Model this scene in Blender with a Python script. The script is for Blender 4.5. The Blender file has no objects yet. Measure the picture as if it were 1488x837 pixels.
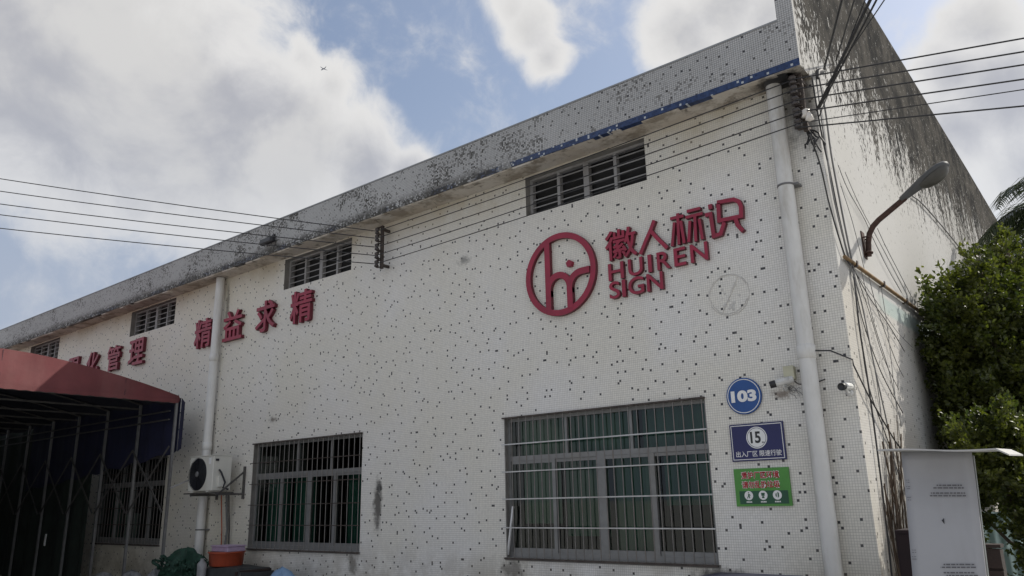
import bpy, bmesh, math, random
from mathutils import Vector, Matrix
random.seed(7)
scene = bpy.context.scene
COL = scene.collection
PI = math.pi

# ------------------------------------------------------------------ camera, world, sun, exposure
FPX, CX, CY, D = 1121.64, 744.0, 418.5, 8.0           # focal length and centre in photo pixels; facade plane at y = 8
RM = Matrix(((0.7763, 0.6300, -0.0218), (0.1832, -0.1923, 0.9641), (0.6031, -0.7524, -0.2647)))
CAMP = Vector((0, 0, 1.6))
cd = bpy.data.cameras.new('camera'); cam = bpy.data.objects.new('camera', cd); COL.objects.link(cam)
cd.sensor_width = 36; cd.lens = FPX / 1488 * 36; cd.clip_end = 20000; cd.clip_start = 0.05
r0 = RM[0].normalized(); r1 = (RM[1] - r0 * RM[1].dot(r0)).normalized(); r2 = r0.cross(r1)
cam.matrix_world = Matrix.Translation(CAMP) @ Matrix((r0, r1, r2)).transposed().to_4x4()
scene.camera = cam


def ray(px, py):
    v = Vector(((px - CX) / FPX, -(py - CY) / FPX, -1))
    return (Matrix((r0, r1, r2)).transposed() @ v).normalized()


def atY(px, py, Y):
    d = ray(px, py); return CAMP + d * (Y / d.y)


def atX(px, py, X):
    d = ray(px, py); return CAMP + d * (X / d.x)


SUN = Vector((0.80, 1.0, 1.16)).normalized()
SUN_EL = math.asin(SUN.z); SUN_ROT = math.atan2(SUN.x, SUN.y)
scene.view_settings.view_transform = 'Standard'
scene.view_settings.look = 'None'
scene.view_settings.exposure = 0.50
scene.view_settings.gamma = 1
scene.view_settings.use_curve_mapping = False
sl = bpy.data.lights.new('sun', 'SUN'); sl.energy = 2.9; sl.angle = math.radians(0.53); sl.color = (1, 0.95, 0.86)
so = bpy.data.objects.new('sun', sl); COL.objects.link(so)
so.rotation_euler = (-SUN).to_track_quat('-Z', 'Y').to_euler()


class NT:
    """tiny helper to chain shader nodes"""
    def __init__(s, tree):
        s.t = tree; s.n = tree.nodes; s.l = tree.links

    def node(s, typ, ins=None, **props):
        n = s.n.new(typ)
        for k, v in props.items():
            setattr(n, k, v)
        for k, v in (ins or {}).items():
            sock = n.inputs[k]
            if hasattr(v, 'is_linked') or hasattr(v, 'links'):
                s.l.new(v, sock)
            else:
                sock.default_value = v
        return n

    def m(s, op, a, b=0.0, c=None, clamp=False):
        d = {0: a, 1: b}
        if c is not None: d[2] = c
        return s.node('ShaderNodeMath', d, operation=op, use_clamp=clamp).outputs[0]

    def vm(s, op, a, b=(0, 0, 0)):
        n = s.node('ShaderNodeVectorMath', {0: a, 1: b}, operation=op)
        return n.outputs['Value'] if op in ('DOT_PRODUCT', 'LENGTH', 'DISTANCE') else n.outputs[0]

    def noise(s, vec, scale, detail=3, rough=0.5, dist=0.0):
        return s.node('ShaderNodeTexNoise', {'Vector': vec, 'Scale': scale, 'Detail': detail, 'Roughness': rough, 'Distortion': dist}).outputs[0]

    def ramp(s, f, lo, hi):
        n = s.node('ShaderNodeMapRange', {0: f, 1: lo, 2: hi, 3: 0.0, 4: 1.0}, interpolation_type='SMOOTHSTEP')
        return n.outputs[0]

    def mix(s, f, a, b):
        n = s.n.new('ShaderNodeMix'); n.data_type = 'RGBA'
        for i, v in ((0, f), (6, a), (7, b)):
            if hasattr(v, 'links'): s.l.new(v, n.inputs[i])
            else: n.inputs[i].default_value = v if i == 0 else (tuple(v) + (1,))[:4]
        return n.outputs[2]

    def mul(s, a, f):
        n = s.n.new('ShaderNodeMix'); n.data_type = 'RGBA'; n.blend_type = 'MULTIPLY'; n.inputs[0].default_value = 1
        for i, v in ((6, a), (7, f)):
            if hasattr(v, 'links'): s.l.new(v, n.inputs[i])
            else: n.inputs[i].default_value = (tuple(v) + (1,))[:4]
        return n.outputs[2]

    def sep(s, v):
        n = s.node('ShaderNodeSeparateXYZ', {0: v}); return n.outputs[0], n.outputs[1], n.outputs[2]

    def comb(s, x, y, z=0.0):
        return s.node('ShaderNodeCombineXYZ', {0: x, 1: y, 2: z}).outputs[0]


world = bpy.data.worlds.new('World'); scene.world = world; world.use_nodes = True
wt = world.node_tree
for n in list(wt.nodes): wt.nodes.remove(n)
W = NT(wt)
sky = W.node('ShaderNodeTexSky', sky_type='NISHITA')
sky.sun_disc = False; sky.sun_elevation = SUN_EL; sky.sun_rotation = SUN_ROT
sky.air_density = 1.0; sky.dust_density = 3.0; sky.ozone_density = 1.0
SKYS = 0.110
gd = W.node('ShaderNodeNewGeometry').outputs['Incoming']
dirv = W.node('ShaderNodeTexCoord').outputs['Generated']
dirn = W.vm('NORMALIZE', dirv)
warp = W.node('ShaderNodeTexNoise', {'Vector': dirn, 'Scale': 3.2, 'Detail': 4.0, 'Roughness': 0.55}).outputs[1]
wv = W.vm('SUBTRACT', warp, (0.5, 0.5, 0.5))
dw = W.vm('ADD', dirn, W.vm('MULTIPLY', wv, (0.11, 0.11, 0.11)))
# cumulus banks: direction of the centre (through the photo's pixels), angular radius, weight
blobs = [(30, 60, 0.25, 1.0), (180, 120, 0.24, 1.0), (300, 190, 0.18, 1.0), (420, 215, 0.14, 0.9), (480, 130, 0.06, 0.62), (430, 95, 0.05, 0.55),
         (520, 235, 0.11, 0.9), (590, 235, 0.055, 0.75), (250, 265, 0.12, 0.6), (40, 205, 0.13, 0.6), (400, 270, 0.09, 0.5), (130, 10, 0.2, 0.9), (-260, -60, 0.26, 1.0),
         (760, 30, 0.062, 0.72), (785, 78, 0.05, 0.6), (740, 0, 0.05, 0.66), (985, 50, 0.08, 0.75), (1050, 10, 0.08, 0.85), (950, 80, 0.04, 0.5), (1120, 10, 0.07, 0.75),
         (1440, 50, 0.065, 0.75), (1400, 115, 0.062, 0.72), (1470, 140, 0.10, 0.85), (1400, 200, 0.085, 0.72), (1490, 260, 0.10, 0.7), (1640, 160, 0.16, 0.9), (1345, 165, 0.045, 0.55)]
acc = None
for px, py, r, w in blobs:
    c = ray(px, py)
    dd = W.vm('DISTANCE', dw, tuple(c))
    v = W.m('MULTIPLY', W.m('SUBTRACT', 1.0, W.m('DIVIDE', dd, r), clamp=True), w)
    acc = v if acc is None else W.m('SMOOTH_MAX', acc, v, 0.12)
vc = ray(744, 300)
away = W.ramp(W.m('SUBTRACT', 1.0, W.vm('DOT_PRODUCT', dirn, tuple(vc))), 0.24, 0.42)
gen = W.m('MULTIPLY', away, W.ramp(W.noise(dirn, 2.1, 6, 0.55), 0.44, 0.70))
acc = W.m('MAXIMUM', acc, gen)
det = W.noise(dw, 11.0, 9, 0.62, 0.25)
fld = W.m('ADD', acc, W.m('MULTIPLY', W.m('SUBTRACT', det, 0.5), 0.72))
dens = W.ramp(fld, 0.06, 0.36)
shn = W.noise(W.vm('ADD', dirn, (3.1, 0.7, 1.9)), 4.6, 6, 0.55, 0.3)
shade = W.ramp(shn, 0.38, 0.58)
edge = W.ramp(fld, 0.25, 0.75)
grey = W.mix(shade, (2.55, 2.62, 2.95), (4.15, 4.12, 4.1))
white = (5.1, 5.05, 5.0)
ccol = W.mix(W.m('MULTIPLY', edge, 0.85), white, grey)
_, _, dz = W.sep(dirn)
low = W.ramp(dz, 0.52, 0.20)                       # thin haze towards the horizon
skyc = W.mix(W.m('ADD', 0.22, W.m('MULTIPLY', low, 0.70)), sky.outputs[0], W.mix(W.ramp(W.vm('DOT_PRODUCT', dirn, tuple(SUN)), 0.15, 0.85), (2.6, 2.95, 3.65), (4.4, 4.7, 5.1)))         # milky humid air
final = W.mix(W.m('MULTIPLY', dens, W.m('SUBTRACT', 1.0, W.m('MULTIPLY', low, 0.35))), skyc, ccol)
bg = W.node('ShaderNodeBackground', {'Color': final, 'Strength': SKYS})
wo = W.node('ShaderNodeOutputWorld', {'Surface': bg.outputs[0]})

# ------------------------------------------------------------------ mesh helpers


class MB:
    def __init__(s): s.v = []; s.f = []; s.mi = []; s.smooth = []; s.cur = 0

    def add(s, vs, fs, smooth=False):
        o = len(s.v); s.v += [tuple(p) for p in vs]
        for f in fs:
            s.f.append([i + o for i in f]); s.mi.append(s.cur); s.smooth.append(smooth)
        return s

    def box(s, a, b, R=None, O=None):
        x0, y0, z0 = a; x1, y1, z1 = b
        vs = [Vector(p) for p in ((x0, y0, z0), (x1, y0, z0), (x1, y1, z0), (x0, y1, z0), (x0, y0, z1), (x1, y0, z1), (x1, y1, z1), (x0, y1, z1))]
        if R is not None: vs = [R @ v for v in vs]
        if O is not None: vs = [v + Vector(O) for v in vs]
        return s.add(vs, [(0, 3, 2, 1), (4, 5, 6, 7), (0, 1, 5, 4), (1, 2, 6, 5), (2, 3, 7, 6), (3, 0, 4, 7)])

    def bar(s, p, q, w, h=None, up=(0, 0, 1)):
        p = Vector(p); q = Vector(q); h = h or w
        d = (q - p).normalized(); u = Vector(up)
        if abs(d.dot(u)) > 0.98: u = Vector((1, 0, 0))
        a = d.cross(u).normalized() * w / 2; b = a.cross(d).normalized() * h / 2
        vs = [e + sa * a + sb * b for e in (p, q) for sa, sb in ((-1, -1), (1, -1), (1, 1), (-1, 1))]
        return s.add(vs, [(0, 1, 2, 3), (7, 6, 5, 4), (0, 4, 5, 1), (1, 5, 6, 2), (2, 6, 7, 3), (3, 7, 4, 0)])

    def tube(s, pts, r, n=8, caps=True, rads=None):
        pts = [Vector(p) for p in pts]; vs = []; fs = []; N = len(pts)
        prev = None
        for i, p in enumerate(pts):
            d = (pts[min(i + 1, N - 1)] - pts[max(i - 1, 0)]).normalized()
            if prev is None:
                u = Vector((0, 0, 1)) if abs(d.z) < 0.9 else Vector((1, 0, 0))
                a = d.cross(u).normalized()
            else:
                a = (prev - d * prev.dot(d)).normalized()
            prev = a; b = d.cross(a); rr = rads[i] if rads else r
            for k in range(n):
                t = 2 * PI * k / n; vs.append(p + (a * math.cos(t) + b * math.sin(t)) * rr)
        for i in range(N - 1):
            for k in range(n):
                k2 = (k + 1) % n; fs.append((i * n + k, i * n + k2, (i + 1) * n + k2, (i + 1) * n + k))
        s.add(vs, fs, True)
        if caps:
            s.add(vs[:n], [tuple(range(n))[::-1]]); s.add(vs[-n:], [tuple(range(n))])
        return s

    def lathe(s, prof, o=(0, 0, 0), axis='z', n=24, R=None):
        vs = []; fs = []
        for r, h in prof:
            for k in range(n):
                t = 2 * PI * k / n; v = Vector((r * math.cos(t), r * math.sin(t), h))
                if axis == 'y': v = Vector((v.x, -v.z, v.y))
                if axis == 'x': v = Vector((v.z, v.x, v.y))
                if R is not None: v = R @ v
                vs.append(v + Vector(o))
        for i in range(len(prof) - 1):
            for k in range(n):
                k2 = (k + 1) % n; fs.append((i * n + k, i * n + k2, (i + 1) * n + k2, (i + 1) * n + k))
        s.add(vs, fs, True); N = len(prof)
        if prof[0][0] > 1e-5: s.add(vs[:n], [tuple(range(n))[::-1]])
        if prof[-1][0] > 1e-5: s.add(vs[-n:], [tuple(range(n))])
        return s

    def prism(s, poly, fn, t0, t1):
        """extrude a 2-D polygon; fn(u, v, t) gives the point"""
        n = len(poly); vs = [fn(u, v, t0) for u, v in poly] + [fn(u, v, t1) for u, v in poly]
        fs = [tuple(range(n)), tuple(range(2 * n - 1, n - 1, -1))] + [(i, i + n, (i + 1) % n + n, (i + 1) % n) for i in range(n)]
        return s.add(vs, fs)

    def build(s, name, mats, parent=None, fix=True, bevel=0):
        me = bpy.data.meshes.new(name); me.from_pydata(s.v, [], s.f)
        for m_ in (mats if isinstance(mats, (list, tuple)) else [mats]): me.materials.append(m_)
        me.polygons.foreach_set('material_index', s.mi); me.polygons.foreach_set('use_smooth', s.smooth)
        if fix:
            bm = bmesh.new(); bm.from_mesh(me); bmesh.ops.recalc_face_normals(bm, faces=bm.faces[:])
            if bevel:
                bmesh.ops.remove_doubles(bm, verts=bm.verts[:], dist=1e-5)
                bmesh.ops.bevel(bm, geom=[e for e in bm.edges if len(e.link_faces) == 2 and e.calc_face_angle(0) > 0.5], offset=bevel, segments=2, affect='EDGES', profile=0.5)
            bm.to_mesh(me); bm.free()
        return link(name, me, parent)


def link(name, me, parent=None, M=None):
    o = bpy.data.objects.new(name, me); COL.objects.link(o)
    if parent is not None:
        o.parent = parent
        o.matrix_parent_inverse = Matrix.Translation(-parent_world(parent))
    return o


def parent_world(p):                  # pieces are modelled in world coordinates, so a piece's world offset is its own location
    return Vector(p.location)


def tag(o, label=None, cat=None, group=None, kind=None):
    if label: o['label'] = label
    if cat: o['category'] = cat
    if group: o['group'] = group
    if kind: o['kind'] = kind
    return o


def thing(name, label, cat, loc=(0, 0, 0), group=None):
    o = bpy.data.objects.new(name, None); COL.objects.link(o); o.location = loc; o.empty_display_size = 0.1
    return tag(o, label, cat, group)


def share(name, src, parent, off):
    """another piece with the same mesh, moved by off"""
    o = bpy.data.objects.new(name, src.data); COL.objects.link(o); o.parent = parent
    o.matrix_parent_inverse = Matrix.Translation(-parent_world(parent)); o.location = Vector(src.location) + Vector(off)
    return o


def text_mesh(body, depth=0.02, bold=0.0, bbox=None, fn=None, res=3):
    """mesh of lettering; bbox=(x0,z0,x1,z1) on the facade, fn(u,v,w)->point, w towards the viewer"""
    c = bpy.data.curves.new('lettering', 'FONT'); c.body = body; c.extrude = 0.5; c.offset = bold; c.resolution_u = res
    o = bpy.data.objects.new('lettering', c); COL.objects.link(o)
    dg = bpy.context.evaluated_depsgraph_get(); dg.update()
    me = bpy.data.meshes.new_from_object(o.evaluated_get(dg))
    COL.objects.unlink(o); bpy.data.objects.remove(o); bpy.data.curves.remove(c)
    xs = [v.co.x for v in me.vertices]; ys = [v.co.y for v in me.vertices]
    ax, bx, ay, by = min(xs), max(xs), min(ys), max(ys)
    x0, z0, x1, z1 = bbox
    mb = MB()
    vs = []
    for v in me.vertices:
        u = x0 + (v.co.x - ax) / (bx - ax) * (x1 - x0); w = z0 + (v.co.y - ay) / (by - ay) * (z1 - z0)
        vs.append(fn(u, w, (v.co.z + 0.5) * depth))
    mb.add(vs, [tuple(p.vertices) for p in me.polygons])
    bpy.data.meshes.remove(me)
    return mb


def wallfn(y):                        # on the facade: u = x, v = z, w = out from the wall
    return lambda u, v, w: Vector((u, y - w, v))


# ------------------------------------------------------------------ materials
MATS = {}


def newmat(name):
    m_ = bpy.data.materials.new(name); m_.use_nodes = True
    for n in list(m_.node_tree.nodes): m_.node_tree.nodes.remove(n)
    MATS[name] = m_
    return m_, NT(m_.node_tree)


def finish(T, bsdf):
    T.node('ShaderNodeOutputMaterial', {'Surface': bsdf})


def pbr(name, col, rough=0.6, metal=0.0, var=0.12, scale=6.0, bump=0.0, bscale=40.0, dirt=None, spec=0.5):
    m_, T = newmat(name)
    pos = T.node('ShaderNodeNewGeometry').outputs['Position']
    f = T.noise(pos, scale, 5, 0.6)
    hi = tuple(min(1, c * (1 + var)) for c in col); lo = tuple(c * (1 - var) for c in col)
    c = T.mix(T.ramp(f, 0.3, 0.7), lo, hi)
    if dirt:
        dc, amount, ds = dirt
        x, y, z = T.sep(pos)
        st = T.comb(T.m('MULTIPLY', x, ds), T.m('MULTIPLY', y, ds), T.m('MULTIPLY', z, ds * 0.25))
        c = T.mix(T.m('MULTIPLY', T.ramp(T.noise(st, 1.0, 7, 0.65), 0.48, 0.72), amount), c, dc)
    ins = {'Base Color': c, 'Roughness': rough, 'Metallic': metal, 'Specular IOR Level': spec}
    if bump:
        b = T.node('ShaderNodeBump', {'Height': T.noise(pos, bscale, 5, 0.6), 'Strength': bump, 'Distance': 0.01})
        ins['Normal'] = b.outputs[0]
    finish(T, T.node('ShaderNodeBsdfPrincipled', ins).outputs[0])
    return m_


def mosaic(name, axis, base, accent, extra=None, p=0.0262):
    """25 mm glass mosaic with scattered dark tiles; axis 'x' or 'y' runs along the wall"""
    m_, T = newmat(name)
    pos = T.node('ShaderNodeNewGeometry').outputs['Position']
    x, y, z = T.sep(pos)
    u = x if axis == 'x' else y
    us = T.m('DIVIDE', u, p); vs = T.m('DIVIDE', z, p)
    cu, cv = T.m('FLOOR', us), T.m('FLOOR', vs)
    fu, fv = T.m('FRACT', us), T.m('FRACT', vs)
    du = T.m('ABSOLUTE', T.m('SUBTRACT', fu, 0.5)); dv = T.m('ABSOLUTE', T.m('SUBTRACT', fv, 0.5))
    grout = T.ramp(T.m('MAXIMUM', du, dv), 0.405, 0.45)
    wn = T.node('ShaderNodeTexWhiteNoise', {'Vector': T.comb(cu, cv)}, noise_dimensions='2D')
    rnd = wn.outputs['Value']

    def scatter(B, seed, keep):
        bu = T.m('FLOOR', T.m('DIVIDE', cu, B)); bv = T.m('FLOOR', T.m('DIVIDE', cv, B))
        w = T.node('ShaderNodeTexWhiteNoise', {'Vector': T.comb(bu, bv, seed)}, noise_dimensions='3D')
        r, g, b = T.sep(w.outputs['Color'])
        tu = T.m('ADD', T.m('MULTIPLY', bu, B), T.m('FLOOR', T.m('MULTIPLY', r, B - 0.01)))
        tv = T.m('ADD', T.m('MULTIPLY', bv, B), T.m('FLOOR', T.m('MULTIPLY', g, B - 0.01)))
        e = T.m('MULTIPLY', T.m('COMPARE', cu, tu, 0.1), T.m('COMPARE', cv, tv, 0.1))
        return T.m('MULTIPLY', e, T.m('LESS_THAN', b, keep))
    acc = T.m('MAXIMUM', scatter(7.0, 1.3, 0.90), scatter(13.0, 4.7, 0.8))
    tint = T.m('ADD', 0.955, T.m('MULTIPLY', rnd, 0.09))
    tile = T.mul(T.mix(T.ramp(T.noise(pos, 0.55, 4, 0.55), 0.35, 0.65), base[0], base[1]), T.comb(tint, tint, tint))
    return m_, T, dict(pos=pos, x=x, y=y, z=z, u=u, cu=cu, cv=cv, grout=grout, rnd=rnd, acc=acc, tile=tile, accent=accent)


def mosaic_finish(T, k, col, rough=0.35, mould=None, bump=0.35, spec=0.4):
    h = T.m('SUBTRACT', T.m('MULTIPLY', k['rnd'], 0.35), T.m('MULTIPLY', k['grout'], 0.8))
    b = T.node('ShaderNodeBump', {'Height': h, 'Strength': bump, 'Distance': 0.004})
    ro = rough if mould is None else T.m('ADD', rough, T.m('MULTIPLY', mould, 0.45))
    finish(T, T.node('ShaderNodeBsdfPrincipled', {'Base Color': col, 'Roughness': ro, 'Normal': b.outputs[0], 'Specular IOR Level': spec}).outputs[0])


# --- facade mosaic
CREAM = ((0.745, 0.72, 0.645), (0.77, 0.757, 0.73))
m_fac, T, k = mosaic('facade_mosaic', 'x', CREAM, (0.035, 0.035, 0.04))
c = T.mix(T.m('MULTIPLY', k['grout'], 0.6), k['tile'], (0.33, 0.31, 0.28))
c = T.mix(k['acc'], c, T.mix(k['rnd'], k['accent'], (0.10, 0.098, 0.095)))
# the tiles have yellowed towards the far end
yel = T.m('MULTIPLY', T.ramp(T.m('ADD', k['x'], T.m('MULTIPLY', T.noise(k['pos'], 0.5, 4), 6.0)), -4.0, -13.0), 0.6)
c = T.mix(yel, c, T.mul(c, (1.0, 0.955, 0.84)))
# yellowed damp under the soffit and grime near the ground, soot streak, scraped patches
damp = T.m('MULTIPLY', T.ramp(k['z'], 5.35, 5.95), T.ramp(T.noise(k['pos'], 1.1, 5, 0.6), 0.38, 0.62))
c = T.mix(T.m('MULTIPLY', damp, 0.55), c, (0.50, 0.42, 0.27))
gr = T.m('MULTIPLY', T.ramp(k['z'], 1.25, 0.25), T.ramp(T.noise(k['pos'], 2.4, 6, 0.65), 0.35, 0.62))
c = T.mix(T.m('MULTIPLY', gr, 0.6), c, (0.20, 0.165, 0.11))


def spot(T, k, u0, z0, ru, rz, thr=0.45, ns=7.0):
    du = T.m('DIVIDE', T.m('SUBTRACT', k['u'], u0), ru); dv = T.m('DIVIDE', T.m('SUBTRACT', k['z'], z0), rz)
    d = T.m('SQRT', T.m('ADD', T.m('MULTIPLY', du, du), T.m('MULTIPLY', dv, dv)))
    f = T.m('ADD', T.m('SUBTRACT', 1.0, d), T.m('MULTIPLY', T.m('SUBTRACT', T.noise(k['pos'], ns, 6, 0.7), 0.5), 1.5))
    return T.ramp(f, thr - 0.2, thr + 0.35)


c = T.mix(T.m('MULTIPLY', spot(T, k, -9.07, 1.55, 0.17, 0.62), 0.85), c, (0.05, 0.045, 0.04))          # soot streak by the left window
c = T.mix(T.m('MULTIPLY', spot(T, k, -9.03, 1.80, 0.09, 0.16, 0.3), 0.8), c, (0.03, 0.03, 0.03))
c = T.mix(T.m('MULTIPLY', spot(T, k, -11.85, 3.05, 0.30, 0.12, 0.62, 14), 0.8), c, (0.12, 0.10, 0.08))
c = T.mix(T.m('MULTIPLY', spot(T, k, -7.3, 5.0, 0.30, 0.16, 0.6, 14), 0.7), c, (0.14, 0.14, 0.13))
c = T.mix(T.m('MULTIPLY', spot(T, k, -2.85, 2.60, 0.22, 0.12, 0.55, 18), 0.8), c, (0.16, 0.12, 0.09))
c = T.mix(T.m('MULTIPLY', spot(T, k, -3.7, 0.78, 0.5, 0.14, 0.4, 10), 0.85), c, (0.05, 0.045, 0.04))    # grime under the right sill
c = T.mix(T.m('MULTIPLY', spot(T, k, -6.5, 0.75, 0.35, 0.22, 0.45, 10), 0.7), c, (0.09, 0.08, 0.065))
c = T.mix(T.m('MULTIPLY', spot(T, k, -9.6, 0.72, 0.25, 0.30, 0.5, 9), 0.7), c, (0.10, 0.085, 0.065))
c = T.mix(T.m('MULTIPLY', spot(T, k, -2.30, 5.75, 0.30, 0.75, 0.35, 5), 0.72), c, (0.03, 0.027, 0.025))   # black damp round the gutter outlet
c = T.mix(T.m('MULTIPLY', spot(T, k, -13.62, 5.4, 0.10, 0.7, 0.4, 5), 0.7), c, (0.12, 0.11, 0.09))
mosaic_finish(T, k, c)

# --- fascia mosaic: greyer, spotted with black mould, a blue border strip along the bottom
m_fas, T, k = mosaic('fascia_mosaic', 'x', ((0.44, 0.44, 0.435), (0.53, 0.53, 0.525)), (0.03, 0.03, 0.035))
c = T.mix(T.m('MULTIPLY', k['grout'], 0.85), k['tile'], (0.06, 0.058, 0.056))
c = T.mix(k['acc'], c, T.mix(k['rnd'], k['accent'], (0.10, 0.098, 0.095)))
blue = T.mix(k['rnd'], (0.008, 0.022, 0.075), (0.025, 0.055, 0.15))
blue = T.mix(T.m('GREATER_THAN', k['rnd'], 0.95), blue, (0.45, 0.48, 0.5))
bstrip = T.m('LESS_THAN', k['z'], 6.067)
near = T.m('GREATER_THAN', T.m('ADD', k['x'], T.m('MULTIPLY', T.noise(k['pos'], 3.0, 2), 0.3)), -5.92)
chips = T.m('MULTIPLY', T.ramp(T.noise(k['pos'], 1.3, 3, 0.6), 0.50, 0.56), T.m('GREATER_THAN', k['x'], -19.0))
c = T.mix(T.m('MULTIPLY', bstrip, T.m('MAXIMUM', near, T.m('MULTIPLY', chips, 0.9))), c, blue)
cellv = T.comb(T.m('MULTIPLY', k['cu'], 0.0262), 0.0, T.m('MULTIPLY', k['cv'], 0.0262))
wear = T.ramp(k['x'], -2.5, -14.0)
n1 = T.noise(cellv, 1.5, 6, 0.68)
tr_ = T.node('ShaderNodeTexWhiteNoise', {'Vector': T.comb(k['cu'], k['cv'], 7.7)}, noise_dimensions='3D').outputs['Value']
n2 = T.noise(k['pos'], 21.0, 4, 0.7)
far = T.ramp(k['x'], -12.0, -20.0)
covr = T.m('ADD', T.m('ADD', 0.09, T.m('MULTIPLY', wear, 0.06)), T.m('MULTIPLY', T.ramp(n1, 0.40, 0.68), T.m('SUBTRACT', T.m('ADD', 0.36, T.m('MULTIPLY', wear, 0.26)), T.m('MULTIPLY', far, 0.30))))
mould = T.m('MULTIPLY', T.ramp(T.m('SUBTRACT', covr, T.m('ADD', T.m('MULTIPLY', tr_, 0.72), T.m('MULTIPLY', n2, 0.25))), -0.05, 0.08), T.m('ADD', 0.45, T.m('MULTIPLY', tr_, 1.1)), None, True)     # tile by tile
mould = T.m('MULTIPLY', mould, T.m('SUBTRACT', 1.0, T.m('MULTIPLY', T.m('MULTIPLY', bstrip, near), 0.85)))
lowedge = T.m('MULTIPLY', T.m('MULTIPLY', T.ramp(k['z'], 6.20, 6.03), T.ramp(T.m('ADD', T.m('MULTIPLY', T.noise(cellv, 5.0, 5, 0.7), 0.6), T.m('MULTIPLY', tr_, 0.4)), 0.38, 0.50)), T.ramp(k['x'], -5.7, -6.6))
mould = T.m('MAXIMUM', mould, T.m('MULTIPLY', lowedge, 0.9))
c = T.mix(T.m('MULTIPLY', wear, 0.35), c, (0.30, 0.295, 0.27))
c = T.mix(mould, c, (0.045, 0.042, 0.036))
mosaic_finish(T, k, c, 0.45, mould)

# --- end wall: whitish mosaic, black mould running down from the top
m_end, T, k = mosaic('end_wall_mosaic', 'y', ((0.50, 0.48, 0.44), (0.56, 0.55, 0.53)), (0.05, 0.05, 0.05))
c = T.mix(T.m('MULTIPLY', k['grout'], 0.55), k['tile'], (0.33, 0.31, 0.28))
lowt = T.ramp(k['z'], 3.9, 3.6)
c = T.mix(T.m('MULTIPLY', k['acc'], T.m('ADD', 0.25, T.m('MULTIPLY', lowt, 0.6))), c, k['accent'])
# upper part: paint over the tiles
paint = T.m('SUBTRACT', 1.0, lowt)
c = T.mix(T.m('MULTIPLY', paint, 0.75), c, (0.50, 0.50, 0.49))
c = T.mix(T.m('MULTIPLY', T.m('MULTIPLY', T.ramp(k['z'], 3.60, 3.66), T.ramp(k['z'], 3.86, 3.80)), T.m('MULTIPLY', T.ramp(k['y'], 9.2, 9.9), 0.45)), c, (0.30, 0.44, 0.42))   # faded teal band
st = T.comb(T.m('MULTIPLY', k['y'], 2.3), T.m('MULTIPLY', k['x'], 2.3), T.m('MULTIPLY', k['z'], 0.55))
str1 = T.noise(st, 2.0, 7, 0.68, 0.3)
str2 = T.noise(T.comb(T.m('MULTIPLY', k['y'], 9.0), 0.0, T.m('MULTIPLY', k['z'], 1.6)), 1.4, 5, 0.7)
# height above which the mould takes over, falling away to the back
lim = T.m('ADD', 6.25, T.m('MULTIPLY', T.m('MAXIMUM', T.m('SUBTRACT', k['y'], 15.0), 0.0), 0.09))
hgt = T.m('SUBTRACT', k['z'], lim)
cov = T.m('ADD', T.m('ADD', 0.46, T.m('MULTIPLY', hgt, 0.55)), T.m('MULTIPLY', T.m('SUBTRACT', str1, 0.5), 2.6))
cov = T.m('MINIMUM', T.m('MAXIMUM', cov, T.m('MULTIPLY', T.ramp(k['z'], 3.6, 6.2), 0.16)), 1.0)
fleck = T.ramp(T.noise(T.comb(T.m('MULTIPLY', k['y'], 9.0), 0.0, T.m('MULTIPLY', k['z'], 4.4)), 2.3, 6, 0.7, 0.3), 0.30, 0.72)
md = T.ramp(T.m('SUBTRACT', T.m('MULTIPLY', cov, 0.90), fleck), -0.02, 0.04)
md = T.m('MULTIPLY', md, T.ramp(k['y'], 7.64, 7.72))
mcol = T.mix(T.ramp(T.noise(k['pos'], 2.1, 5, 0.6), 0.35, 0.65), (0.030, 0.030, 0.030), (0.085, 0.080, 0.072))
c = T.mix(T.m('MULTIPLY', md, 0.97), c, mcol)
gr = T.m('MULTIPLY', T.ramp(k['z'], 1.6, 0.3), T.ramp(T.noise(k['pos'], 2.4, 6, 0.65), 0.35, 0.62))
c = T.mix(T.m('MULTIPLY', gr, 0.6), c, (0.24, 0.17, 0.10))
mosaic_finish(T, k, c, 0.95, None, 0.3, 0.0)

m_conc, T = newmat('soffit_plaster')
pos = T.node('ShaderNodeNewGeometry').outputs['Position']
c = T.mix(T.ramp(T.noise(pos, 1.6, 6, 0.6), 0.35, 0.65), (0.52, 0.46, 0.38), (0.64, 0.60, 0.54))
x, y, z = T.sep(pos)
c = T.mix(T.m('MULTIPLY', T.ramp(T.noise(pos, 2.3, 7, 0.68), 0.47, 0.62), 0.75), c, (0.25, 0.21, 0.16))
c = T.mix(T.m('MULTIPLY', T.ramp(T.noise(pos, 5.5, 6, 0.7), 0.56, 0.66), 0.7), c, (0.12, 0.105, 0.085))
kk = dict(pos=pos, u=x, z=y)
c = T.mix(T.m('MULTIPLY', spot(T, kk, -2.42, 7.86, 0.42, 0.30, 0.2, 4), 0.95), c, (0.02, 0.018, 0.016))
c = T.mix(T.m('MULTIPLY', spot(T, kk, -13.76, 7.86, 0.30, 0.2, 0.35, 6), 0.7), c, (0.07, 0.06, 0.05))
b = T.node('ShaderNodeBump', {'Height': T.noise(pos, 9, 6, 0.65), 'Strength': 0.6, 'Distance': 0.03})
finish(T, T.node('ShaderNodeBsdfPrincipled', {'Base Color': c, 'Roughness': 0.9, 'Normal': b.outputs[0]}).outputs[0])

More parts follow.
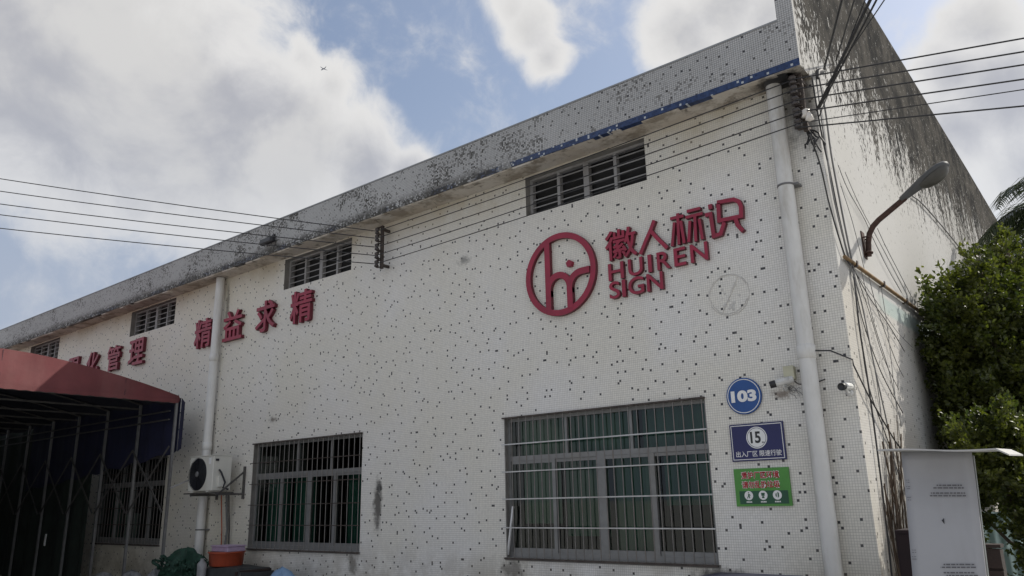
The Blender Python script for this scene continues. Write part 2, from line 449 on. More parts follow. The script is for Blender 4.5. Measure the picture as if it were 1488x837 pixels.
m_ground, T = newmat('yard_concrete')
pos = T.node('ShaderNodeNewGeometry').outputs['Position']
c = T.mix(T.ramp(T.noise(pos, 0.5, 7, 0.62), 0.3, 0.7), (0.35, 0.34, 0.32), (0.44, 0.43, 0.41))
c = T.mix(T.m('MULTIPLY', T.ramp(T.noise(pos, 2.7, 8, 0.7), 0.55, 0.75), 0.5), c, (0.22, 0.21, 0.19))
b = T.node('ShaderNodeBump', {'Height': T.noise(pos, 35, 5, 0.7), 'Strength': 0.4, 'Distance': 0.01})
finish(T, T.node('ShaderNodeBsdfPrincipled', {'Base Color': c, 'Roughness': 0.88, 'Normal': b.outputs[0]}).outputs[0])

m_pvc = pbr('grey_white_pvc', (0.66, 0.655, 0.63), 0.38, 0, 0.05, 3, 0.05, 20, ((0.36, 0.33, 0.27), 0.7, 3.0))
m_alu = pbr('aluminium_frame', (0.25, 0.25, 0.245), 0.45, 0.3, 0.08, 9, 0.03, 60, ((0.25, 0.23, 0.2), 0.4, 3.0))
m_ventfr = pbr('grey_vent_metal', (0.32, 0.315, 0.31), 0.6, 0.1, 0.1, 6, 0, 40, ((0.18, 0.16, 0.14), 0.5, 4.0))
m_steel = pbr('grille_steel', (0.22, 0.21, 0.20), 0.4, 0.6, 0.1, 12, 0, 40, ((0.22, 0.17, 0.13), 0.45, 6.0))
m_alubar = pbr('bright_rail_steel', (0.50, 0.50, 0.49), 0.35, 0.5, 0.1, 3, 0, 40, ((0.2, 0.17, 0.15), 0.6, 1.2))
m_rustbar = pbr('dull_grille_steel', (0.36, 0.34, 0.32), 0.5, 0.5, 0.15, 12, 0.1, 60, ((0.20, 0.11, 0.06), 0.5, 6.0))
m_rust = pbr('rusty_angle_iron', (0.075, 0.060, 0.052), 0.75, 0.2, 0.3, 9, 0.2, 60)
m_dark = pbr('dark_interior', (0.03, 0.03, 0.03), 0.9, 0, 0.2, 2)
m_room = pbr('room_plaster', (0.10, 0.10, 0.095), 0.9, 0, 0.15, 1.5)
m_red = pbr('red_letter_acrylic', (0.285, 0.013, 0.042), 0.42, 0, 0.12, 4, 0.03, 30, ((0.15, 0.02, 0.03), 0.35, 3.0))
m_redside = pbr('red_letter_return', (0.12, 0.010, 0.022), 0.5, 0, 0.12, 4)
m_white = pbr('white_print', (0.78, 0.78, 0.77), 0.45, 0, 0.04, 8)
m_black = pbr('black_plastic', (0.018, 0.018, 0.02), 0.42, 0, 0.2, 10)
m_blue = pbr('blue_enamel', (0.016, 0.075, 0.26), 0.35, 0, 0.08, 5)
m_navy = pbr('navy_enamel', (0.015, 0.017, 0.095), 0.38, 0, 0.1, 5)
m_binblue = pbr('bin_plastic', (0.008, 0.009, 0.030), 0.5, 0, 0.1, 5)
m_signg = pbr('green_print', (0.075, 0.27, 0.045), 0.42, 0, 0.08, 5)
m_signd = pbr('dark_green_print', (0.014, 0.085, 0.040), 0.42, 0, 0.1, 5)
m_sred = pbr('red_print', (0.40, 0.010, 0.02), 0.45, 0, 0.05, 5)
m_camw = pbr('camera_housing', (0.62, 0.62, 0.60), 0.4, 0, 0.05, 10)
m_beige = pbr('beige_box', (0.50, 0.49, 0.36), 0.5, 0, 0.08, 8)
m_cable = pbr('cable_rubber', (0.028, 0.028, 0.03), 0.6, 0, 0.2, 5)
m_gcable = pbr('grey_cable', (0.16, 0.16, 0.16), 0.6, 0, 0.2, 5)
m_porc = pbr('brown_porcelain', (0.05, 0.042, 0.04), 0.22, 0, 0.2, 10)
m_wporc = pbr('white_porcelain', (0.70, 0.66, 0.60), 0.25, 0, 0.1, 10)
m_ac = pbr('air_conditioner_paint', (0.66, 0.65, 0.59), 0.45, 0, 0.04, 4, 0.02, 60, ((0.42, 0.38, 0.30), 0.4, 3.0))
m_acd = pbr('fan_black', (0.02, 0.022, 0.03), 0.45, 0, 0.2, 10)
m_orange = pbr('orange_hose', (0.38, 0.09, 0.035), 0.55, 0, 0.1, 8)
m_tub = pbr('orange_plastic_tub', (0.40, 0.075, 0.035), 0.4, 0, 0.12, 5, 0, 40, ((0.22, 0.06, 0.03), 0.4, 4))
m_lilac = pbr('lilac_plastic', (0.40, 0.30, 0.42), 0.5, 0, 0.1, 8)
m_tarp = pbr('dark_rubber_sheet', (0.035, 0.038, 0.038), 0.6, 0, 0.2, 6, 0.3, 20)
m_net = pbr('green_net', (0.013, 0.050, 0.031), 0.7, 0, 0.35, 14, 0.6, 90)
m_bluebag = pbr('pale_blue_sheet', (0.20, 0.32, 0.48), 0.5, 0, 0.1, 6, 0.2, 20)
m_litter = pbr('pale_sack', (0.25, 0.25, 0.255), 0.7, 0, 0.2, 9, 0.4, 30)
m_tred = pbr('red_awning_fabric', (0.150, 0.038, 0.041), 0.75, 0, 0.14, 2.5, 0.35, 7, ((0.19, 0.075, 0.072), 0.5, 1.6))
nt_ = NT(m_tred.node_tree)
out_ = [n for n in nt_.n if n.type == 'OUTPUT_MATERIAL'][0]; red_ = [n for n in nt_.n if n.type == 'BSDF_PRINCIPLED'][0]
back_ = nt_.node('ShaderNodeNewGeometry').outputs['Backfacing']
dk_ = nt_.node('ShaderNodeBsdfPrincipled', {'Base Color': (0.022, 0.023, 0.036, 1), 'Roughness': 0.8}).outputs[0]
nt_.l.new(nt_.node('ShaderNodeMixShader', {0: back_, 1: dk_, 2: red_.outputs[0]}).outputs[0], out_.inputs[0])   # inner side coloured dark, standing in for the shade under the canopy
m_tblue = pbr('dark_blue_fabric', (0.013, 0.015, 0.045), 0.7, 0, 0.2, 3, 0.2, 12)
m_tgreen = pbr('dark_green_tarpaulin', (0.024, 0.034, 0.027), 0.75, 0, 0.3, 2, 0.3, 8)
m_galv = pbr('galvanised_steel', (0.24, 0.24, 0.24), 0.45, 0.5, 0.12, 8, 0, 40, ((0.2, 0.19, 0.18), 0.4, 3))
m_dsteel = pbr('dark_bare_steel', (0.10, 0.095, 0.09), 0.6, 0.3, 0.2, 9)
m_lamp = pbr('lamp_grey_paint', (0.075, 0.078, 0.082), 0.6, 0.0, 0.08, 8)
m_lens = pbr('lamp_lens', (0.06, 0.058, 0.052), 0.45, 0, 0.1, 8)
m_lampr = pbr('rusty_arm', (0.060, 0.032, 0.025), 0.75, 0.2, 0.35, 20, 0.2, 60)
m_cond = pbr('ochre_conduit', (0.20, 0.125, 0.055), 0.6, 0, 0.3, 6, 0, 40, ((0.06, 0.045, 0.035), 0.7, 6))
m_board = pbr('grey_board', (0.36, 0.365, 0.385), 0.5, 0, 0.05, 2.5, 0.05, 10, ((0.29, 0.29, 0.30), 0.4, 2))
m_sheet = pbr('pale_roof_sheet', (0.46, 0.46, 0.45), 0.5, 0, 0.06, 4, 0, 40, ((0.28, 0.27, 0.25), 0.5, 3))
m_ink = pbr('grey_print', (0.10, 0.10, 0.11), 0.6, 0, 0.1, 9)
m_brown = pbr('brown_wood', (0.026, 0.015, 0.012), 0.7, 0, 0.25, 7, 0.3, 40)
m_maroon = pbr('maroon_paint', (0.012, 0.004, 0.006), 0.8, 0, 0.2, 6)
m_vine = pbr('dry_vine', (0.07, 0.047, 0.030), 0.85, 0, 0.4, 9, 0.5, 40)
m_teal = pbr('teal_corrugated_sheet', (0.30, 0.43, 0.43), 0.5, 0.1, 0.12, 2, 0, 40, ((0.2, 0.24, 0.22), 0.5, 1.5))
nt_ = NT(m_teal.node_tree)                # ribbed fibreglass: lets some daylight through
out_ = [n for n in nt_.n if n.type == 'OUTPUT_MATERIAL'][0]; p_ = [n for n in nt_.n if n.type == 'BSDF_PRINCIPLED'][0]
tl_ = nt_.node('ShaderNodeBsdfTranslucent', {'Color': (0.55, 0.72, 0.72, 1)}).outputs[0]
nt_.l.new(nt_.node('ShaderNodeMixShader', {0: 0.6, 1: p_.outputs[0], 2: tl_}).outputs[0], out_.inputs[0])
m_bark = pbr('bark', (0.11, 0.085, 0.060), 0.9, 0, 0.3, 8, 0.7, 25)
m_roof = pbr('roof_sheet', (0.28, 0.29, 0.30), 0.55, 0.3, 0.12, 2)
m_patch = pbr('grey_mortar', (0.62, 0.605, 0.57), 0.9, 0, 0.15, 9, 0.6, 30, ((0.32, 0.31, 0.29), 0.6, 5))
m_plane = pbr('airliner_skin', (0.22, 0.22, 0.24), 0.4, 0.2, 0.05, 1)

m_curt, T = newmat('green_curtain')
pos = T.node('ShaderNodeNewGeometry').outputs['Position']; x, y, z = T.sep(pos)
f = T.noise(T.comb(T.m('MULTIPLY', x, 2.2), 0.0, T.m('MULTIPLY', z, 0.12)), 1.0, 3, 0.6)
c = T.mix(T.ramp(f, 0.35, 0.62), (0.026, 0.120, 0.072), (0.14, 0.225, 0.15))
finish(T, T.node('ShaderNodeBsdfPrincipled', {'Base Color': c, 'Roughness': 0.8}).outputs[0])

m_curtd, T = newmat('dark_green_curtain')
pos = T.node('ShaderNodeNewGeometry').outputs['Position']; x, y, z = T.sep(pos)
f = T.noise(T.comb(T.m('MULTIPLY', x, 3.0), 0.0, T.m('MULTIPLY', z, 0.2)), 1.0, 3, 0.6)
c = T.mix(T.ramp(f, 0.35, 0.62), (0.018, 0.10, 0.072), (0.06, 0.17, 0.125))
finish(T, T.node('ShaderNodeBsdfPrincipled', {'Base Color': c, 'Roughness': 0.8}).outputs[0])

m_glass, T = newmat('tinted_window_glass')
fr = T.node('ShaderNodeFresnel', {'IOR': 1.5}).outputs[0]
tr = T.node('ShaderNodeBsdfTransparent', {'Color': (0.55, 0.66, 0.61, 1)}).outputs[0]
gl = T.node('ShaderNodeBsdfGlossy', {'Color': (0.9, 0.95, 0.93, 1), 'Roughness': 0.02}).outputs[0]
mx = T.node('ShaderNodeMixShader', {0: T.m('MULTIPLY', fr, 1.25, clamp=True), 1: tr, 2: gl}).outputs[0]
finish(T, mx)


def leafmat(name, a, b, trans):
    m_, T = newmat(name)
    pos = T.node('ShaderNodeNewGeometry').outputs['Position']
    rnd = T.node('ShaderNodeNewGeometry').outputs['Random Per Island']
    c = T.mix(T.m('MULTIPLY', T.m('ADD', rnd, T.ramp(T.noise(pos, 1.3, 3), 0.3, 0.7)), 0.5), a, b)
    p = T.node('ShaderNodeBsdfPrincipled', {'Base Color': c, 'Roughness': 0.42, 'Specular IOR Level': 0.5}).outputs[0]
    t = T.node('ShaderNodeBsdfTranslucent', {'Color': T.mul(c, (1.6, 1.7, 0.7))}).outputs[0]
    finish(T, T.node('ShaderNodeMixShader', {0: trans, 1: p, 2: t}).outputs[0])
    return m_


m_leaf = leafmat('tree_leaves', (0.020, 0.036, 0.009), (0.12, 0.132, 0.028), 0.42)
m_palm = leafmat('palm_leaves', (0.030, 0.050, 0.022), (0.075, 0.092, 0.045), 0.22)

# ------------------------------------------------------------------ ground
g = MB(); g.add([(-300, -300, 0), (300, -300, 0), (300, 300, 0), (-300, 300, 0)], [(0, 1, 2, 3)])
tag(g.build('ground', m_ground), None, None, None, 'structure')

# ------------------------------------------------------------------ the building
XL, XE0, XE1, YB = -32.0, -2.31, -2.13, 25.5
bld = thing('factory_building', 'long factory building clad in cream mosaic with scattered dark tiles', 'building', (-17, 8, 0))
WINS = [(-18.35, -15.42, 0.90, 2.63), (-12.37, -9.45, 0.90, 2.65), (-6.60, -3.72, 0.90, 2.64)]
VENTS = [(-29.5, -27.6), (-23.5, -21.6), (-17.68, -15.68), (-11.77, -9.87), (-6.13, -4.23)]
VZ0, SOF = 5.39, 5.99


def holed_wall(x0, x1, z0, z1, y0, y1, holes):
    xs = sorted({x0, x1} | {h[0] for h in holes} | {h[1] for h in holes}); zs = sorted({z0, z1} | {h[2] for h in holes} | {h[3] for h in holes})
    mb = MB()
    for i in range(len(xs) - 1):
        for j in range(len(zs) - 1):
            a, b, c_, d_ = xs[i], xs[i + 1], zs[j], zs[j + 1]
            if any(h[0] <= a and b <= h[1] and h[2] <= c_ and d_ <= h[3] for h in holes): continue
            for y, flip in ((y0, 0), (y1, 1)):
                q = [(a, y, c_), (b, y, c_), (b, y, d_), (a, y, d_)]
                mb.cur = 0 if not flip else 1
                mb.add(q[::-1] if flip else q, [(0, 1, 2, 3)])
    mb.cur = 2
    for a, b, c_, d_ in holes:
        mb.add([(a, y0, c_), (b, y0, c_), (b, y1, c_), (a, y1, c_), (a, y0, d_), (b, y0, d_), (b, y1, d_), (a, y1, d_)],
               [(0, 1, 2, 3), (7, 6, 5, 4), (0, 3, 7, 4), (2, 1, 5, 6)])
    return mb


holes = [(a, b, c_, d_) for a, b, c_, d_ in WINS] + [(a, b, VZ0, 5.965) for a, b in VENTS]
m_reveal = pbr('window_reveal_plaster', (0.22, 0.21, 0.195), 0.85, 0, 0.15, 5, 0.2, 30, ((0.2, 0.18, 0.15), 0.5, 3))
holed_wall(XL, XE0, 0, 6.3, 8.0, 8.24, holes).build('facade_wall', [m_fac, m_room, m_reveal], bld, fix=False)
f = MB(); f.box((XL, 7.62, SOF), (XE0, 7.70, 6.585)); f.build('fascia', m_fas, bld)
f = MB(); f.box((XL, 7.612, 6.585), (XE0, 7.84, 6.605)); f.build('coping', m_roof, bld)
# soffit with a worn, uneven lower face
f = MB(); NX = 300; rows = [7.70, 7.76, 7.84, 7.92, 7.999]
vs = []; fs = []
for i in range(NX + 1):
    x = XL + (XE0 - XL) * i / NX
    for j, y in enumerate(rows):
        vs.append((x, y, SOF + 0.020 * (random.random() - 0.4) * (1 if 0 < j < 4 else 0.2) + (0.006 if j == 0 else 0)))
for i in range(NX):
    for j in range(len(rows) - 1):
        a = i * len(rows) + j; fs.append((a, a + 1, a + 1 + len(rows), a + len(rows)))
f.add(vs, fs, True); f.build('soffit', m_conc, bld, fix=False)
f = MB(); f.lathe([(.001, -.006), (.19, -.006), (.2, .0)], (-2.40, 7.86, SOF - .004), 'z', 28); f.build('gutter_outlet', m_black, bld)
# crumbly plaster lip hanging below the fascia
f = MB(); x = XL
while x < XE0 - 0.05:
    w = random.uniform(0.10, 0.55); h = random.choice((0, 0.004, 0.010, 0.018, 0.026)) if x < -5.9 else random.choice((0, 0.003, 0.008, 0.012))
    w = min(w, XE0 - x)
    if h: f.box((x, 7.635, SOF - h), (x + w, 7.70 + random.uniform(0, 0.05), SOF - 0.001))
    x += w
f.build('plaster_lip', m_conc, bld)['kind'] = 'stuff'
# end wall (fire wall rising above the roof)
e = MB()
prof = [(8.0, 0), (8.0, SOF - 0.01), (7.62, SOF - 0.01), (7.62, 8.83), (12.0, 8.85), (16.0, 8.87), (20.0, 8.86), (YB - 0.7, 8.80), (YB - 0.25, 8.70), (YB, 8.40), (YB, 0)]
n = len(prof)
e.cur = 0; e.add([(XE1, y, z) for y, z in prof], [tuple(range(n))])
e.cur = 3; e.add([(XE0, y, z) for y, z in prof], [tuple(range(n))[::-1]])
for i in range(n):
    (ya, za), (yb, zb) = prof[i], prof[(i + 1) % n]
    e.cur = 1 if i == 0 else 2 if i in (2,) else 4 if i == 1 else 3
    e.add([(XE0, ya, za), (XE1, ya, za), (XE1, yb, zb), (XE0, yb, zb)], [(0, 1, 2, 3)])
e.build('end_wall', [m_end, m_fac, m_fas, m_patch, m_conc], bld)
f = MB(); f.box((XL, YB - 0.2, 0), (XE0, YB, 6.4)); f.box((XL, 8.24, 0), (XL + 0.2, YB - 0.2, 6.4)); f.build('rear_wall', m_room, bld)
f = MB()
for y0, z0, y1, z1 in ((7.72, 6.36, 16.5, 8.2), (16.5, 8.2, YB, 6.42)):
    f.add([(XL, y0, z0), (XE0, y0, z0), (XE0, y1, z1), (XL, y1, z1), (XL, y0, z0 + 0.05), (XE0, y0, z0 + 0.05), (XE0, y1, z1 + 0.05), (XL, y1, z1 + 0.05)],
          [(3, 2, 1, 0), (4, 5, 6, 7), (0, 1, 5, 4), (1, 2, 6, 5), (2, 3, 7, 6), (3, 0, 4, 7)])
f.build('roof', m_roof, bld)
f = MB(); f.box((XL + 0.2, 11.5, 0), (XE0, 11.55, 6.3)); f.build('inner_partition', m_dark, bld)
# ghost of a removed round sign: mortar ring left on the tiles
f = MB(); cx_, cz_ = -3.32, 3.75
for r_, a0, a1 in ((0.235, 0, 6.283), (0.225, 0.4, 2.9), (0.215, 3.3, 5.9)):
    pts = [(cx_ + (r_ + random.uniform(-.006, .006)) * math.cos(a0 + (a1 - a0) * i / 48), 7.999, cz_ + (r_ + random.uniform(-.006, .006)) * math.sin(a0 + (a1 - a0) * i / 48)) for i in range(49)]
    f.tube(pts, 0.0045, 5)
for i in range(16):
    a = random.uniform(0, 6.28); r_ = random.uniform(0.02, 0.20); f.lathe([(random.uniform(.008, .03), 0.0), (0.004, 0.006)], (cx_ + r_ * math.cos(a), 8.0, cz_ + r_ * math.sin(a)), 'y', 7)
f.tube([(cx_ - 0.10, 7.998, cz_ - 0.2), (cx_ + 0.02, 7.998, cz_), (cx_ + 0.12, 7.998, cz_ + 0.19)], 0.006, 5)
f.build('mortar_ring', m_patch, bld)


def wavy(mb, x0, x1, y, z0, z1, amp=0.03, wl=0.13, n=None):
    n = n or int((x1 - x0) / 0.02); vs = []; fs = []
    ph = random.uniform(0, 6)
    for i in range(n + 1):
        x = x0 + (x1 - x0) * i / n; yy = y + amp * math.sin(2 * PI * x / wl + ph + 1.1 * math.sin(x * 5)) * (0.7 + 0.3 * math.sin(x * 9))
        vs += [(x, yy, z0), (x, yy, z1)]
    for i in range(n): fs.append((2 * i, 2 * i + 2, 2 * i + 3, 2 * i + 1))
    return mb.add(vs, fs, True)


def barred_window(x0, x1, z0, z1, upper, lower, tz, curtains, nbar, hz, bright, label):
    fy = 8.10
    fr = MB(); t = 0.045
    for a, b in (((x0, fy - .03, z0), (x0 + t, fy + .03, z1)), ((x1 - t, fy - .03, z0), (x1, fy + .03, z1)),
                 ((x0 + t, fy - .03, z0), (x1 - t, fy + .03, z0 + 0.06)), ((x0 + t, fy - .03, z1 - t), (x1 - t, fy + .03, z1))): fr.box(a, b)
    w = fr.build('window', m_alu, bld); w['label'] = label
    s = MB(); s.box((x0 - 0.02, 7.985, z0 - 0.035), (x1 + 0.02, fy - .031, z0 - 0.001)); s.build('sill', m_reveal, w, bevel=0.004)
    b = MB(); b.box((x0 + t, fy - .027, tz - .03), (x1 - t, fy + .027, tz + .03)); b.build('transom', m_alu, w)
    for mx_, wd, lo, hi in [(u, 0.035, tz + .031, z1 - t) for u in upper] + [(u, wd, z0 + 0.06, tz - .031) for u, wd in lower]:
        b = MB(); b.box((mx_ - wd / 2, fy - .024, lo), (mx_ + wd / 2, fy + .024, hi)); b.build('mullion', m_alu, w)
    ue = [x0 + t] + list(upper) + [x1 - t]; le = [x0 + t] + [u for u, _ in lower] + [x1 - t]
    for es, lo, hi in ((ue, tz + .031, z1 - t), (le, z0 + 0.06, tz - .031)):
        for i in range(len(es) - 1):
            pane = MB(); yo = fy + (0.012 if i % 2 else -0.008) + 0.0
            pane.add([(es[i], yo, lo), (es[i + 1], yo, lo), (es[i + 1], yo, hi), (es[i], yo, hi)], [(0, 1, 2, 3)])
            pane.build('pane', m_glass, w, fix=False)
            if es is le:                          # sash rails round each sliding leaf
                for lo_, hi_ in ((lo, lo + .05), (hi - .04, hi)):
                    ra = MB(); ra.box((es[i] + .012, fy - .02 + .01 * (i % 2), lo_), (es[i + 1] - .012, fy + .012 + .01 * (i % 2), hi_)); ra.build('sash_rail', m_alu, w)
    for a, b_, lo, hi, mt in curtains:
        cu = MB(); wavy(cu, a, b_, fy + 0.17 + random.uniform(0, .05), lo, hi); cu.build('curtain', mt, w, fix=False)
    # grille
    gy = 7.975; mt = m_steel
    src = None
    for i in range(nbar):
        x = x0 + 0.03 + (x1 - x0 - 0.06) * i / (nbar - 1)
        if src is None:
            b = MB(); b.tube([(x, gy, z0 + 0.0), (x, gy, z1)], 0.0065, 6); src = b.build('grille_bar', mt, w); sx = x
        else: share('grille_bar', src, w, (x - sx, 0, 0))
    for z in hz:
        h_ = .0075 if bright else .006; b = MB(); b.box((x0 - 0.015, gy - 0.024, z - h_), (x1 + 0.015, gy - 0.010, z + h_)); b.build('grille_rail', m_alubar if bright else m_rust, w)
    for z in (z0 - 0.012, z1 + 0.004):
        b = MB(); b.box((x0 - 0.008, gy - 0.018, z - 0.010), (x1 + 0.008, gy + 0.018, z + 0.010)); b.build('grille_edge', m_rust, w)
    return w


x0, x1, z0, z1 = WINS[2]
w = barred_window(x0, x1, z0, z1, [-5.66, -4.72], [(-5.87, .05), (-5.165, .12), (-4.48, .075)], 2.12,
                  [(-6.55, -4.75, 2.15, 2.62, m_curt), (-6.5, -5.9, 1.30, 2.1, m_curt), (-5.85, -5.2, 1.15, 2.1, m_curt), (-5.1, -4.55, 0.95, 2.1, m_curt), (-4.7, -3.8, 2.15, 2.62, m_curtd), (-4.42, -3.8, 1.5, 2.1, m_curtd)],
                  25, (2.30, 1.95, 1.61, 1.26), True, 'large barred window nearest the building corner, pale green curtains behind')
s = MB(); s.bar((-6.50, 8.03, 1.52), (-6.58, 8.0, 0.93), 0.022); s.build('white_stick', m_white, w)
x0, x1, z0, z1 = WINS[1]
barred_window(x0, x1, z0, z1, [-11.2, -10.3], [(-11.62, .05), (-10.84, .11), (-10.19, .06)], 2.11,
              [(-12.3, -11.66, .96, 2.08, m_curtd), (-11.58, -10.9, .96, 2.08, m_curtd), (-10.13, -9.55, .96, 2.08, m_curtd), (-12.3, -11.25, 2.14, 2.6, m_brown)],
              23, (2.32, 1.96, 1.61, 1.28), False, 'barred window beside the air conditioner with dark green curtains')
x0, x1, z0, z1 = WINS[0]
barred_window(x0, x1, z0, z1, [-17.4, -16.4], [(-17.6, .05), (-16.88, .11), (-16.15, .06)], 2.11,
              [(-17.5, -16.9, .96, 1.5, m_white), (-18.3, -17.7, .96, 2.08, m_curtd)], 23, (2.32, 1.96, 1.61, 1.28), False, 'barred window in shade behind the awning posts')

for a, b in VENTS:
    fy = 8.13; zt = 5.965
    fr = MB()
    fr.box((a, fy - .03, VZ0), (a + .045, fy + .05, zt)); fr.box((b - .045, fy - .03, VZ0), (b, fy + .05, zt)); fr.box((a + .045, fy - .03, VZ0), (b - .045, fy + .05, VZ0 + .035)); fr.box((a + .045, fy - .03, zt - .03), (b - .045, fy + .05, zt))
    v = fr.build('vent_window', m_ventfr, bld)
    ms = [a + .045 + (b - a - .09) * i / 4 for i in range(5)]
    for i in (1, 2, 3):
        wd = 0.085 if i == 2 else 0.045
        m_ = MB(); m_.box((ms[i] - wd / 2, fy - .034, VZ0 + .035), (ms[i] + wd / 2, fy + .04, zt - .03)); m_.build('mullion', m_ventfr, v)
    src = None
    for i in range(4):
        l = ms[i] + (0.043 if i == 2 else 0.023 if i in (1, 3) else 0.0); r = ms[i + 1] - (0.043 if i == 1 else 0.023 if i in (0, 2) else 0.0)
        for j in range(4):
            z = VZ0 + 0.135 + j * 0.112
            bl = MB()
            bl.add([(l, fy - .025, z - .008), (r, fy - .025, z - .008), (r, fy - .025, z + .008), (l, fy - .025, z + .008), (l, fy + .02, z + .010), (r, fy + .02, z + .010), (r, fy + .02, z + .020), (l, fy + .02, z + .020)],
                   [(0, 1, 2, 3), (3, 2, 6, 7), (0, 4, 5, 1), (4, 7, 6, 5), (0, 3, 7, 4), (1, 5, 6, 2)])
            bl.build('louvre_blade', m_ventfr, v)
    bk = MB(); bk.box((a, 8.235, VZ0), (b, 8.239, zt)); bk.build('backing', m_dark, v)



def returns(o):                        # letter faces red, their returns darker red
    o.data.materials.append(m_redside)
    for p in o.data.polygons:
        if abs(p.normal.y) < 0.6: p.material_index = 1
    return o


# ------------------------------------------------------------------ slogan and company sign
sl1 = thing('slogan_sign', 'red raised slogan characters half hidden behind the red awning', 'sign', (-18.6, 8, 4.65))
sl2 = thing('slogan_sign', 'red raised slogan characters either side of the left drainpipe', 'sign', (-12.7, 8, 4.65))
for ch, xa, xb, root in (('强', -20.66, -20.05, sl1), ('化', -19.62, -19.00, sl1), ('管', -18.54, -17.90, sl1), ('理', -17.46, -16.78, sl1),
                         ('精', -14.66, -14.03, sl2), ('益', -13.60, -12.95, sl2), ('求', -12.50, -11.89, sl2), ('精', -11.43, -10.81, sl2)):
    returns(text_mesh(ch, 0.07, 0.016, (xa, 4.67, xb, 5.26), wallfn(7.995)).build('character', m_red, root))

cs = thing('company_sign', 'dark red raised company sign with round emblem, characters and two lines of letters', 'sign', (-4.6, 8, 3.9))


class Stroke:
    """raised strokes of one glyph; every stroke a hair prouder than the last"""
    def __init__(s): s.mb = MB(); s.k = 0

    def line(s, pts, w, closed=False, depth=0.055, caps=True):
        pts = [Vector((p[0], p[1])) for p in pts]; n = len(pts); L = []; R_ = []
        for i in range(n):
            a = pts[(i - 1) % n] if closed or i > 0 else None; b = pts[(i + 1) % n] if closed or i < n - 1 else None
            d1 = (pts[i] - a).normalized() if a is not None else None; d2 = (b - pts[i]).normalized() if b is not None else None
            d = ((d1 or d2) + (d2 or d1)).normalized(); nn = Vector((-d.y, d.x))
            sc = 1.0
            if d1 is not None and d2 is not None: sc = min(1.6, 1 / max(0.3, nn.dot(Vector((-d2.y, d2.x)))))
            L.append(pts[i] + nn * w / 2 * sc); R_.append(pts[i] - nn * w / 2 * sc)
        dep = depth + 0.0015 * s.k; s.k += 1
        vs = []; fs = []
        for p in range(n):
            vs += [(L[p].x, 7.995, L[p].y), (R_[p].x, 7.995, R_[p].y), (R_[p].x, 7.995 - dep, R_[p].y), (L[p].x, 7.995 - dep, L[p].y)]
        m_ = n if closed else n - 1
        for i in range(m_):
            a = 4 * i; b = 4 * ((i + 1) % n)
            for q in range(4):
                fs.append((a + q, a + (q + 1) % 4, b + (q + 1) % 4, b + q))
        if not closed: fs += [(0, 1, 2, 3), (4 * n - 1, 4 * n - 2, 4 * n - 3, 4 * n - 4)]
        s.mb.add(vs, fs)
        return s


def z6(a, b):
    p = atY(740 + a / 3.805, 260 + b / 3.805, 7.94); return (p.x, p.z)


def arc(cx, cz, rx, rz, a0, a1, n=20):
    return [(cx + rx * math.cos(math.radians(a0 + (a1 - a0) * i / n)), cz + rz * math.sin(math.radians(a0 + (a1 - a0) * i / n))) for i in range(n + 1)]


EC = (-5.565, 4.435); ER = 0.520
em = Stroke(); em.line(arc(EC[0], EC[1], ER, ER, 0, 354, 59), 0.078, closed=True)
em.line([(-5.757, 4.90), (-5.757, 3.96)], 0.085)
LX = -5.417
em.line([(-5.757, 4.15)] + arc((-5.757 + LX) / 2, 4.235, (LX + 5.757) / 2, 0.185, 180, 0, 18) + [(LX, 3.95)], 0.085)
em.line([(LX, 4.15), (LX, 4.22)] + arc(LX + 0.19, 4.22, 0.19, 0.185, 180, 90, 10)[1:] + [(-5.10, 4.405)], 0.085)
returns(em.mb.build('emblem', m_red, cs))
st_ = MB(); poly = [(-5.412 + 0.052 * math.cos(math.radians(90 + 72 * i)), 4.545 + 0.052 * math.sin(math.radians(90 + 72 * i))) for i in range(5)]
st_.prism(poly, wallfn(7.995), 0.0, 0.055); st_.build('emblem_dot', m_red, cs)
returns(text_mesh('徽', 0.055, 0.012, (-4.855, 4.44, -4.40, 4.83), wallfn(7.995)).build('character', m_red, cs))
SW = 0.046
g_ = Stroke(); g_.line([z6(800, 228), z6(783, 275), z6(752, 345), z6(724, 416)], SW); g_.line([z6(778, 283), z6(815, 325), z6(873, 382)], SW); returns(g_.mb.build('character', m_red, cs))
g_ = Stroke()
for s_ in ([(889, 220), (962, 203)], [(930, 190), (938, 362)], [(912, 240), (901, 372)], [(948, 232), (968, 355)],
           [(982, 180), (1056, 162)], [(976, 214), (1070, 190)], [(1027, 205), (1033, 346)], [(1000, 232), (994, 350)], [(1052, 222), (1070, 334)]):
    g_.line([z6(*p) for p in s_], 0.036)
returns(g_.mb.build('character', m_red, cs))
g_ = Stroke()
for s_ in ([(1108, 140), (1112, 166)], [(1083, 201), (1112, 193), (1130, 316), (1168, 303), (1188, 240)], [(1155, 135), (1160, 231), (1282, 205), (1280, 150), (1268, 124), (1240, 113), (1148, 130)], [(1252, 222), (1262, 255), (1292, 288)]):
    g_.line([z6(*p) for p in s_], 0.046)
returns(g_.mb.build('character', m_red, cs))
# HUIREN / SIGN, one raised letter each
rows = (('HUIREN', ((-4.830, -4.610), (-4.545, -4.345), (-4.272, -4.222), (-4.150, -3.975), (-3.925, -3.775), (-3.715, -3.500))), ('SIGN', ((-4.830, -4.680), (-4.648, -4.598), (-4.560, -4.345), (-4.305, -4.090))))
H0, H1 = 4.190, 4.408
S0, S1 = 3.955, 4.172
for (word, spans), zb, zt in ((rows[0], H0, H1), (rows[1], S0, S1)):
    for ch, (a, b) in zip(word, spans):
        returns(text_mesh(ch, 0.05, 0.012 if ch not in 'I' else 0.01, (a, zb, b, zt), wallfn(7.995), 6).build('letter', m_red, cs))

